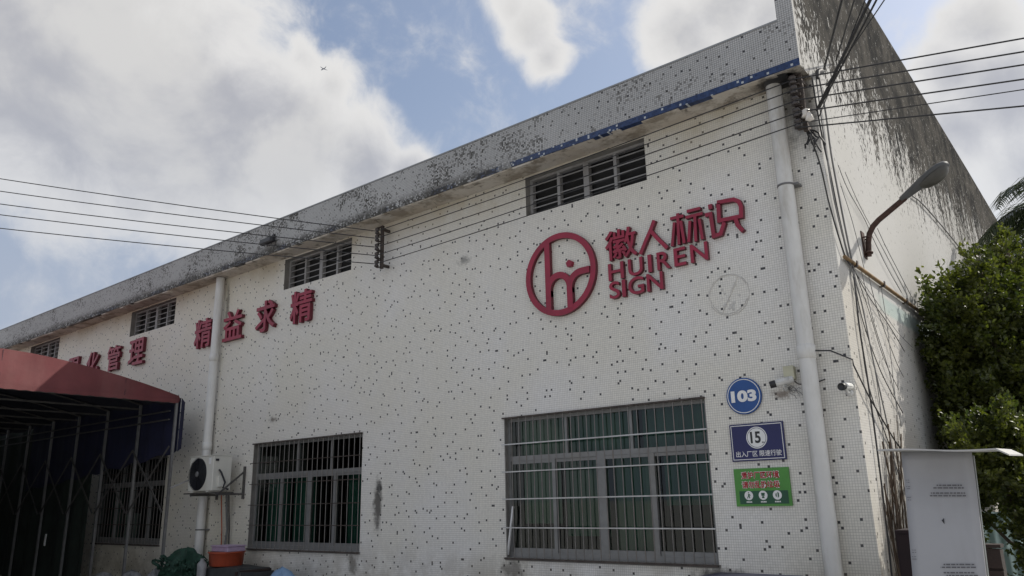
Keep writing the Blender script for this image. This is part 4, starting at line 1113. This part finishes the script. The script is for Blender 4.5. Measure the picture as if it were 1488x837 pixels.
# blue valance hanging along the wall side, dark tarpaulin curtains further in
f = MB(); vs = []; fs = []; NV = 90
for i in range(NV + 1):
    x = TX + .06 + (-6.9) * i / NV; zb = 2.62 - .55 * (i / NV) ** 0.8 - .03 * math.sin(i * .5)
    yy = 7.445 + .012 * math.sin(i * 0.31) + .006 * math.sin(i * .83)
    vs += [(x, yy, zb), (x, yy + .01 * math.sin(i * 1.7), (zb + TE) / 2), (x, yy, TE + .04)]
for i in range(NV):
    for j in range(2): a = 3 * i + j; fs.append((a, a + 3, a + 4, a + 1))
f.add(vs, fs, True)
f.add([(TX + .06, 7.455, 2.60), (TX + .03, 7.545, 2.66), (TX + .03, 7.545, TE - .04), (TX + .06, 7.455, TE + .04)], [(0, 1, 2, 3)])
f.build('valance', m_tblue, aw, fix=False)


def drape(y, xa, xb, z0, z1, mt, along='x'):
    f = MB(); L = abs(xb - xa); n_ = int(L / .06); vs = []; fs = []
    for i in range(n_ + 1):
        s_ = xa + (xb - xa) * i / n_; off = .035 * math.sin(s_ * 9 + 1.3 * math.sin(s_ * 2.1))
        for z in (z0 + .03 * math.sin(s_ * 3), z1): vs.append((s_, y + off, z) if along == 'x' else (y + off, s_, z))
    for i in range(n_): fs.append((2 * i, 2 * i + 2, 2 * i + 3, 2 * i + 1))
    f.add(vs, fs, True); return f.build('curtain', mt, aw, fix=False)


drape(7.52, -17.6, TXL + .6, .12, TE, m_tgreen)
drape(1.36, TX - .1, TXL + .6, .12, TE, m_tgreen)  # unseen near side, added to shut out light and keep the inside dark
drape(TXL + .68, 1.4, 7.45, .12, TE + .05, m_tgreen, 'y')  # far end closed by an added, unseen curtain that darkens the inside
f = MB(); a = atY(67, 776, 7.30); b = atY(64, 793, 7.30); f.bar(a, b, .05, .02, (0, 1, 0)); f.build('reflective_strip', m_white, aw)
for y in (7.33,):
    for k_, (x, z) in enumerate(((-18.6, 3.36), (-18.6, 3.2))):
        f = MB(); f.bar((TX - .1, y, z), (TXL + .7, y, z), .025); f.build('side_rail', m_dsteel, aw)

# ------------------------------------------------------------------ clutter along the wall


def heap(name, c, rx, ry, h, mat, label, cat, seed, rough=.25, n=26, m=12, folds=0):
    rnd = random.Random(seed); f = MB(); vs = []; fs = []
    ph = [(rnd.uniform(0, 6.28), rnd.uniform(.5, 1)) for _ in range(6)]
    for j in range(m + 1):
        t_ = j / m
        for i in range(n):
            a = 2 * PI * i / n
            r_ = (1 - t_ ** 2.2) ** .5 if t_ < 1 else 0
            k_ = 1 + rough * (.5 * math.sin(3 * a + ph[0][0] + 4 * t_) + .35 * math.sin(7 * a + ph[1][0] + 9 * t_) + .25 * math.sin(13 * a + ph[2][0])) + folds * (.5 + .5 * math.sin(a * 2 + ph[4][0])) * math.sin(22 * t_ + 2.2 * math.sin(2 * a + ph[5][0]) + a * 3)
            zz = h * t_ * (1 + rough * .5 * math.sin(2 * a + ph[3][0])) + rough * .05 * math.sin(9 * a + 20 * t_)
            vs.append((c[0] + rx * r_ * k_ * math.cos(a), c[1] + ry * r_ * k_ * math.sin(a), max(0.0, c[2] + zz)))
    for j in range(m):
        for i in range(n): fs.append((j * n + i, j * n + (i + 1) % n, (j + 1) * n + (i + 1) % n, (j + 1) * n + i))
    f.add(vs, fs, True); o = f.build(name, mat); return tag(o, label, cat)


heap('net_heap', (-13.42, 7.47, 0), .60, .36, .80, m_net, 'crumpled heap of dark green netting at the foot of the drainpipe', 'net', 5, .30, 72, 44, .10)
f = MB(); rnd = random.Random(9)
for q in range(34):                                                # folds and loose strands on top
    a = rnd.uniform(0, 6.28); p = Vector((-13.42 + .52 * math.cos(a), 7.45 + .30 * math.sin(a), rnd.uniform(.35, .75))); pts = []
    for i in range(8):
        pts.append(p.copy()); p = p + Vector((rnd.uniform(-.14, .14), rnd.uniform(-.05, .03), rnd.uniform(-.05, .06))); p.y = min(p.y, 7.95)
    f.tube(pts, rnd.uniform(.012, .03), 5)
o = f.build('net_folds', m_net); o.parent = bpy.data.objects['net_heap']
# dark work table covered by a rubber sheet
t = thing('covered_table', 'low table draped with a dark rubber sheet below the hoses', 'table', (-11.85, 7.45, 0))
f = MB(); vs = []; fs = []
nx, ny = 20, 8
for j in range(ny + 1):
    for i in range(nx + 1):
        u, v = i / nx, j / ny; x = -12.45 + 1.22 * u; y = 7.16 + .60 * v
        z = .655 - .012 * math.sin(6 * u + 3 * v) - (.05 if u > .94 else 0)
        vs.append((x, y, z))
for j in range(ny):
    for i in range(nx): a = j * (nx + 1) + i; fs.append((a, a + 1, a + nx + 2, a + nx + 1))
f.add(vs, fs, True)
for i in range(nx):
    a = vs[i]; b = vs[i + 1]; f.add([a, b, (b[0] + .02 * math.sin(i), 7.08, .30 + .03 * math.sin(i * 1.3)), (a[0] + .02 * math.sin(i - 1), 7.08, .30 + .03 * math.sin(i * 1.3 - 1.3))], [(0, 1, 2, 3)])
for j in range(ny):
    for ii, dx in ((0, -.03), (nx, .03)):
        a = vs[j * (nx + 1) + ii]; b = vs[(j + 1) * (nx + 1) + ii]; f.add([a, b, (b[0] + dx, b[1], .34), (a[0] + dx, a[1], .34)], [(0, 1, 2, 3)])
f.build('sheet', m_tarp, t)
for x in (-12.38, -11.32):
    for y in (7.16, 7.68):
        f = MB(); f.box((x - .025, y - .025, 0), (x + .025, y + .025, .62)); f.build('leg', m_brown, t)
f = MB(); f.box((-12.42, 7.19, .60), (-11.26, 7.73, .635)); f.build('table_top', m_brown, t)
tb = thing('plastic_tub', 'round orange plastic tub standing on the covered table', 'tub', (-12.12, 7.45, .66))
f = MB(); f.lathe([(.25, 0), (.262, .01), (.28, .20), (.298, .205), (.298, .222), (.275, .222), (.25, .03)], (-12.12, 7.45, .664), 'z', 36); f.build('body', m_tub, tb)
f = MB(); f.lathe([(.001, 0.0), (.268, .001)], (-12.12, 7.45, .84), 'z', 24); f.build('contents', m_tub, tb)
bx = thing('storage_box', 'flat lilac plastic box lying across the orange tub', 'box', (-12.07, 7.45, .89))
f = MB(); f.box((-12.31, 7.28, .888), (-11.83, 7.60, .965)); f.build('body', m_lilac, bx, bevel=.012)
f = MB(); f.box((-12.325, 7.265, .966), (-11.815, 7.615, .985)); f.build('lid', m_lilac, bx, bevel=.006)
heap('plastic_sheet', (-10.72, 7.55, 0), .42, .3, .62, m_bluebag, 'crumpled pale blue plastic sheet under the left barred window', 'plastic sheet', 12, .2)
for i, (px, py, lab) in enumerate(((150, 834, 'leftmost pale sack lying below the shaded window'), (190, 832, 'middle pale sack lying below the shaded window'), (226, 830, 'right pale sack beside the green net heap'))):
    p = atY(px, py, 7.35); heap('sack', (p.x, 7.35, 0), .36, .25, p.z - .02, m_litter, lab, 'sack', 20 + i, .3)
p = atY(298, 817, 7.1)
f = MB(); f.lathe([(.07, 0), (.075, .2), (.03, .25), (.03, .28)], (p.x, 7.05, p.z - .22), 'z', 14); o = f.build('jug', m_litter); tag(o, 'small pale jug tucked into the green net heap', 'jug')
# navy lid at the bottom edge of the picture
t = thing('bin', 'navy blue lidded bin below the right barred window', 'bin', (-3.2, 6.5, 0))
f = MB(); a = atY(1007, 836, 6.5); b = atY(1125, 838, 6.5)
f.box((a.x + .02, 6.52, .08), (b.x + .05, 6.98, a.z - .05)); f.build('body', m_binblue, t, bevel=.03)
f = MB(); f.box((a.x, 6.48, a.z - .045), (b.x + .08, 7.02, a.z - .012)); f.build('lid', m_binblue, t, bevel=.025)
f = MB(); f.box((a.x + .04, 6.472, a.z - .026), (b.x + .04, 6.479, a.z - .016)); f.build('trim', m_white, t)
for x in (a.x + .1, b.x - .05):
    f = MB(); f.lathe([(.0, -.03), (.08, -.03), (.08, .03), (.0, .03)], (x, 6.9, .08), 'x', 16); f.build('wheel', m_black, t)

# ------------------------------------------------------------------ notice board at the right
BY = 7.0
t = thing('notice_board', 'tall grey board under a thin roof sheet with upside-down print', 'board', (-1.35, BY, 0))
tl, tr_ = atY(1310, 656, BY), atY(1412, 656, BY); bl_, brr = atY(1326, 837, BY - .06), atY(1433, 837, BY - .06)


def board_pt(u, v, w):                                             # u 0..1 across, v 1 top .. 0 at the picture's lower edge and on to the ground
    a = bl_.lerp(tl, v); b = brr.lerp(tr_, v); return a.lerp(b, u) + Vector((0, -w, 0))


vlow = -(bl_.z - .12) / (tl.z - bl_.z)
f = MB(); NB = 24; vs = []; fs = []
for s_ in (0, -.018):
    for j in range(NB + 1):
        v = vlow + (1 - vlow) * j / NB
        for i in range(9):
            vs.append(board_pt(i / 8, v, s_ + .006 * math.sin(PI * i / 8) * math.sin(6 * v) + .02 * math.sin(PI * max(0, v - .8) / .4)))
N1 = (NB + 1) * 9
for o_ in (0, N1):
    for j in range(NB):
        for i in range(8): a = o_ + j * 9 + i; fs.append((a, a + 1, a + 10, a + 9))
for j in range(NB):
    for i in (0, 8): a = j * 9 + i; fs.append((a, a + 9, a + 9 + N1, a + N1))
for i in range(8):
    for j in (0, NB): a = j * 9 + i; fs.append((a, a + 1, a + 1 + N1, a + N1))
f.add(vs, fs, True); f.build('panel', m_board, t)
f = MB(); rl, rr_ = atY(1293, 653, BY), atY(1458, 652, BY)
vs = []; 
for y in (6.62, 7.42):
    for u in range(11):
        q = rl.lerp(rr_, u / 10); z = q.z + .006 * math.sin(u * .7) + (.0 if u < 10 else -.0)
        vs += [(q.x, y, z - .006 - .02 * (y < 7)), (q.x, y, z + .006 - .02 * (y < 7))]
    q = atY(1476, 659, BY); vs += [(q.x, y, q.z - .006 - .02 * (y < 7)), (q.x, y, q.z + .005 - .02 * (y < 7))]
fs = []
for u in range(11):
    a = 2 * u; fs += [(a, a + 2, a + 26, a + 24), (a + 1, a + 25, a + 27, a + 3), (a, a + 1, a + 3, a + 2), (a + 24, a + 26, a + 27, a + 25)]
fs += [(0, 24, 25, 1), (22, 23, 47, 46)]
f.add(vs, fs); f.build('roof_sheet', m_sheet, t)
for u in (.04, .96):
    a = board_pt(u, 1, -.04); b = board_pt(u, vlow, -.04); f = MB(); f.bar((b.x, b.y + .03, 0), (a.x, a.y + .03, a.z - .03), .04); f.build('post', m_galv, t)
rnd = random.Random(2)


def print_rows(u0, u1, v, rows, h=.010, gap=.022):
    f = MB(); y_ = v
    for r_ in range(rows):
        u = u1 - rnd.uniform(0, .12) * (u1 - u0); 
        e_ = u0 + rnd.uniform(0, .25) * (u1 - u0)
        while u > e_:
            wl = rnd.uniform(.02, .07); 
            f.add([board_pt(max(u - wl, e_), y_, .013 + .02 * math.sin(PI * max(0, y_ - .8) / .4)), board_pt(u, y_, .013), board_pt(u, y_ + h, .013), board_pt(max(u - wl, e_), y_ + h, .013)], [(0, 1, 2, 3)])
            u -= wl + .012
        y_ -= gap * (1.9 if r_ % 2 else 1)
    f.build('print', m_ink, t, fix=False)


print_rows(.34, .88, .715, 4)
print_rows(.34, .92, .085, 4)
print_rows(.02, .09, .76, 4, .004, .018); print_rows(.02, .09, .62, 2, .004); print_rows(.02, .09, .20, 4, .004, .018)
f = MB(); f.add([board_pt(.49, .435, .014), board_pt(.525, .455, .014), board_pt(.525, .405, .014)], [(0, 1, 2)]); f.build('arrow', m_black, t)

# things round the board
a = atY(1430, 795, 7.5); b = atY(1452, 795, 7.5)
t = thing('wooden_crate', 'dark brown wooden crate right of the grey notice board', 'crate', (a.x, 7.5, 0))
for z in (a.z - .16, a.z - .33, a.z - .50):
    if z > .02:
        f = MB(); f.box((a.x, 7.5, z), (b.x, 7.52, z + .15)); f.build('slat', m_brown, t)
f = MB(); f.box((a.x, 7.521, max(.02, a.z - .55)), (b.x, 7.66, a.z - .02)); f.build('body', m_brown, t)
f = MB(); f.box((a.x - .01, 7.49, a.z - .005), (b.x + .01, 7.67, a.z + .02)); f.build('lid', m_brown, t)
f = MB(); f.box((a.x + .02, 7.6, 0), (b.x - .02, 7.65, max(.03, a.z - .56))); f.build('base', m_brown, t)
a = atY(1299, 770, 7.35); b = atY(1321, 770, 7.35)
t = thing('metal_cabinet', 'dark maroon cabinet left of the grey notice board', 'cabinet', (a.x, 7.5, 0))
f = MB(); f.box((a.x, 7.35, .05), (b.x + .12, 7.75, a.z)); f.build('body', m_maroon, t, bevel=.01)
f = MB(); f.box((a.x + .02, 7.335, .10), (b.x + .10, 7.349, a.z - .04)); f.build('door', m_maroon, t)
f = MB(); f.box((a.x + .03, 7.38, 0), (b.x + .09, 7.72, .05)); f.build('plinth', m_black, t)
t = thing('dry_vines', 'bundle of dry brown vines hanging at the foot of the end wall', 'vines', (-2.05, 8.4, 0))
rnd = random.Random(4)
for q in range(44):
    px = rnd.uniform(1282, 1312); py = rnd.uniform(600, 760)
    p = atX(px, py, -2.09); tgt = Vector((-2.06 + rnd.uniform(-.03, .10), rnd.uniform(7.98, 8.7), 0)); ph = rnd.uniform(0, 6); am = rnd.uniform(.02, .07); pts = []
    for i in range(18):
        s_ = i / 17; v = p.lerp(tgt, s_) + Vector((.02 * math.sin(ph + 5 * s_), am * math.sin(ph + 7 * s_) * s_ + rnd.uniform(-.008, .008), 0)); v.x = max(v.x, -2.115); pts.append(v)
    MB().tube(pts, .01, 5, True, [rnd.uniform(.7, 1.1) * (.003 + .006 * (q % 4 == 0)) for _ in pts]).build('stem', m_vine, t)
# corrugated fence behind the tree
fn_ = thing('corrugated_fence', 'pale teal corrugated sheet fence in front of the trees', 'fence', (0, 10.1, 0))
src = None
for s_ in range(9):
    xa = -1.72 + s_ * .86
    if src is None:
        f = MB(); vs = []; fs = []
        for i in range(61):
            x = xa + .86 * i / 60; y = 10.1 + .022 * math.sin(2 * PI * (x - xa) / .1075)
            vs += [(x, y, 0.02), (x, y, 1.36)]
        for i in range(60): fs.append((2 * i, 2 * i + 2, 2 * i + 3, 2 * i + 1))
        f.add(vs, fs, True); src = f.build('sheet', m_teal, fn_, fix=False)
    else: share('sheet', src, fn_, (.86 * s_, -.012 * (s_ % 2), 0))
for s_ in range(4):
    f = MB(); f.box((-1.7 + s_ * 2.5, 10.14, 0), (-1.65 + s_ * 2.5, 10.19, 1.4)); f.build('post', m_galv, fn_)

# ------------------------------------------------------------------ trees


def leaf_faces(rnd, vs, fs, c, d, size):
    """one folded leaf, pointing along d"""
    d = d.normalized(); u = Vector((rnd.gauss(0, 1), rnd.gauss(0, 1), rnd.gauss(0, 1))); s_ = d.cross(u).normalized(); nrm = s_.cross(d)
    L = size * rnd.uniform(.7, 1.25); w = L * .34; o = len(vs)
    vs += [c, c + d * L * .5 + s_ * w + nrm * w * .35, c + d * L, c + d * L * .5 - s_ * w + nrm * w * .35, c + d * L * .5]
    fs += [(o, o + 1, o + 4), (o + 4, o + 1, o + 2), (o, o + 4, o + 3), (o + 4, o + 2, o + 3)]


def make_tree(base, lobes, nclump, label, seed, trunk_r=.14, lsize=.085, per=26, cr=.26):
    rnd = random.Random(seed); B = Vector(base)
    t = thing('broadleaf_tree', label, 'tree', base, 'dense trees beside the end wall')
    top = Vector(lobes[0][0]); fork = B.lerp(Vector((B.x * .6 + top.x * .4, B.y * .6 + top.y * .4, top.z)), .42)
    f = MB(); f.tube([B - Vector((0, 0, .05)), B.lerp(fork, .35) + Vector((.06, -.03, 0)), B.lerp(fork, .7) + Vector((-.03, .04, 0)), fork], .1, 10, True, [trunk_r * 1.3, trunk_r, trunk_r * .9, trunk_r * .8]); f.build('trunk', m_bark, t)
    tot = sum(r[0] * r[1] * r[2] for _, r in lobes)
    vs = []; fs = []
    for c, r in lobes:
        c = Vector(c); f = MB(); mid = fork.lerp(c, .5) + Vector((rnd.uniform(-.15, .15), rnd.uniform(-.15, .15), -.05))
        f.tube([fork, mid, c, c + Vector((0, 0, r[2] * .55))], .04, 7, True, [trunk_r * .55, trunk_r * .38, trunk_r * .22, .01]); f.build('limb', m_bark, t)
        k_ = max(9, int(nclump * r[0] * r[1] * r[2] / tot))
        for q in range(k_):
            d = Vector((rnd.gauss(0, 1), rnd.gauss(0, 1), rnd.gauss(0, 1))).normalized(); rad = rnd.random() ** .42 * (1 + .42 * math.sin(5 * d.x + 3 * d.z + c.x * 7) * rnd.random())
            p = c + Vector((d.x * r[0] * rad, d.y * r[1] * rad, d.z * r[2] * rad))
            if p.x < XE1 + .15 or p.z < .5: continue
            tw = (d + Vector((0, 0, .5)) + Vector((rnd.gauss(0, .5), rnd.gauss(0, .5), rnd.gauss(0, .4)))).normalized()
            for _ in range(per):
                s_ = rnd.random(); cc = p + tw * (s_ - .3) * cr * 1.5 + Vector((rnd.gauss(0, .3), rnd.gauss(0, .3), rnd.gauss(0, .3))) * cr * .46
                if cc.x < XE1 + .04: continue
                leaf_faces(rnd, vs, fs, cc, (tw + Vector((rnd.gauss(0, .8), rnd.gauss(0, .8), rnd.gauss(0, .6)))), lsize)
    me = bpy.data.meshes.new('crown'); me.from_pydata(vs, [], fs); me.materials.append(m_leaf)
    link('crown', me, t); return t


make_tree((-1.45, 11.55, 0), [((-1.55, 11.45, 3.5), (.52, .7, .80)), ((-1.30, 11.6, 2.6), (.75, .8, .8)), ((-1.78, 11.5, 2.75), (.36, .7, .7)), ((-1.30, 11.35, 1.9), (.6, .7, .55)), ((-1.25, 11.5, 3.95), (.35, .5, .42)), ((-1.75, 11.4, 2.0), (.34, .5, .4)), ((-1.66, 11.4, 4.28), (.10, .12, .16)), ((-1.92, 11.4, 4.12), (.10, .14, .14)), ((-1.30, 11.4, 4.42), (.14, .2, .16)), ((-1.96, 11.3, 3.35), (.13, .2, .12)), ((-1.93, 11.0, 2.35), (.15, .2, .12))],
          1450, 'broadleaf tree nearest the end wall behind the notice board', 11, .14, .064, 34, .2)
make_tree((-.75, 12.6, 0), [((-1.15, 12.4, 3.95), (.60, .8, .78)), ((-.5, 12.6, 3.7), (.85, .8, .95)), ((-1.2, 12.2, 3.0), (.65, .8, .8)), ((-.6, 12.2, 2.6), (.8, .8, .9)), ((-1.25, 11.9, 2.0), (.6, .6, .6)), ((-1.40, 12.3, 4.72), (.14, .2, .16)), ((-1.05, 12.3, 4.80), (.16, .2, .18))],
          2300, 'larger broadleaf tree at the right edge of the view', 12, .17, .068, 34, .2)
make_tree((-1.0, 9.75, 0), [((-1.2, 9.7, 2.0), (.4, .42, .42)), ((-.96, 9.6, 1.25), (.24, .35, .5)), ((-.85, 9.6, .7), (.35, .35, .35)), ((-1.55, 9.7, 1.4), (.15, .3, .4))],
          520, 'low leafy shrub between the grey board and the teal corrugated fence', 14, .05, .058, 34, .16)
make_tree((-.9, 15.2, 0), [((-1.2, 15.2, 3.5), (.8, .8, 1.2)), ((.0, 15.2, 3.6), (1.0, .9, 1.3)), ((-.8, 15.0, 2.0), (1.1, .8, 1.0)), ((1.0, 15.3, 2.9), (1.0, .9, 1.4))],
          900, 'broadleaf tree standing beyond the corrugated fence', 13, .15, .10, 30, .34)


def palm(base, crown, label, seed):
    rnd = random.Random(seed); t = thing('palm_tree', label, 'palm', base)
    f = MB(); B = Vector(base); C = Vector(crown); pts = [B.lerp(C, i / 9) + Vector((.12 * math.sin(i * .5), 0, 0)) for i in range(10)]; pts[-1] = C
    f.tube(pts, .14, 12, True, [.19, .16, .15, .14, .14, .13, .13, .12, .12, .11]); f.build('trunk', m_bark, t)
    for k_ in range(36):
        az = 2 * PI * k_ / 36 + rnd.uniform(-.12, .12); up = rnd.choice((.95, .65, .35, .1, -.2)) + rnd.uniform(-.1, .1); L = rnd.uniform(1.9, 2.5)
        h = Vector((math.cos(az), math.sin(az), 0)); pts = []
        for i in range(13):
            s_ = i / 12; pts.append(C + h * L * s_ * (1 - .16 * s_) + Vector((0, 0, L * (up * s_ - (.70 + .35 * max(up, 0)) * s_ * s_))))
        f = MB(); f.tube(pts, .02, 5, True, [.028 - .0018 * i for i in range(13)]); fr = f.build('frond', m_palm, t)
        vs = []; fs = []
        for i in range(3, 50):
            s_ = i / 50; ii = min(11, int(s_ * 12)); fr_ = s_ * 12 - ii; p = pts[ii].lerp(pts[ii + 1], fr_); tg = (pts[ii + 1] - pts[ii]).normalized()
            side = tg.cross(Vector((0, 0, 1))).normalized()
            for sg in (-1, 1):
                ll = .62 * math.sin(PI * (.12 + .84 * s_)) * rnd.uniform(.85, 1.1); d = (side * sg + tg * .7 + Vector((0, 0, -.25 + rnd.uniform(-.2, .2)))).normalized()
                tip = p + d * ll + Vector((0, 0, -.35 * ll)); w = tg * .017; midp = p + d * ll * .5; o = len(vs)
                vs += [p - w, p + w, midp + w * .9, midp - w * .9, tip]; fs += [(o, o + 1, o + 2, o + 3), (o + 3, o + 2, o + 4)]
        me = bpy.data.meshes.new('leaflets'); me.from_pydata(vs, [], fs); me.materials.append(m_palm); lo = link('leaflets', me, fr); lo['kind'] = 'stuff'
    return t


palm((.5, 17.5, 0), (-.38, 17.5, 6.75), 'tall palm whose fronds show beyond the far corner of the end wall', 21)

# ------------------------------------------------------------------ far aeroplane
P = CAMP + ray(470, 100) * 900; t = thing('airplane', 'tiny dark airplane crossing the cloud at upper left', 'airplane', P)
f = MB(); f.tube([P + Vector((-4.2, 0, 0)), P + Vector((-3.4, 0, 0)), P + Vector((2.6, 0, 0)), P + Vector((4.4, 0, .3))], .5, 8, True, [.12, .55, .5, .12]); f.build('fuselage', m_plane, t)
for sy in (-1, 1):
    f = MB(); y1 = sy * 4.8
    f.add([P + Vector(v) for v in ((-.9, 0, .1), (.8, 0, .1), (1.1, y1, .25), (.5, y1, .25), (-.9, 0, -.08), (.8, 0, -.08), (1.1, y1, .17), (.5, y1, .17))], [(0, 1, 2, 3), (7, 6, 5, 4), (0, 4, 5, 1), (1, 5, 6, 2), (2, 6, 7, 3), (3, 7, 4, 0)]); f.build('wing', m_plane, t)
f = MB(); f.add([P + Vector(v) for v in ((3.2, -.06, .3), (4.4, -.06, .3), (4.7, -.06, 1.6), (4.1, -.06, 1.6), (3.2, .06, .3), (4.4, .06, .3), (4.7, .06, 1.6), (4.1, .06, 1.6))], [(0, 1, 2, 3), (7, 6, 5, 4), (0, 4, 5, 1), (1, 5, 6, 2), (2, 6, 7, 3), (3, 7, 4, 0)]); f.build('tail_fin', m_plane, t)

for o in bpy.data.objects:
    if o.type == 'MESH' and o.parent is None and not o.get('kind') and not o.get('label'):
        print('UNLABELLED', o.name)
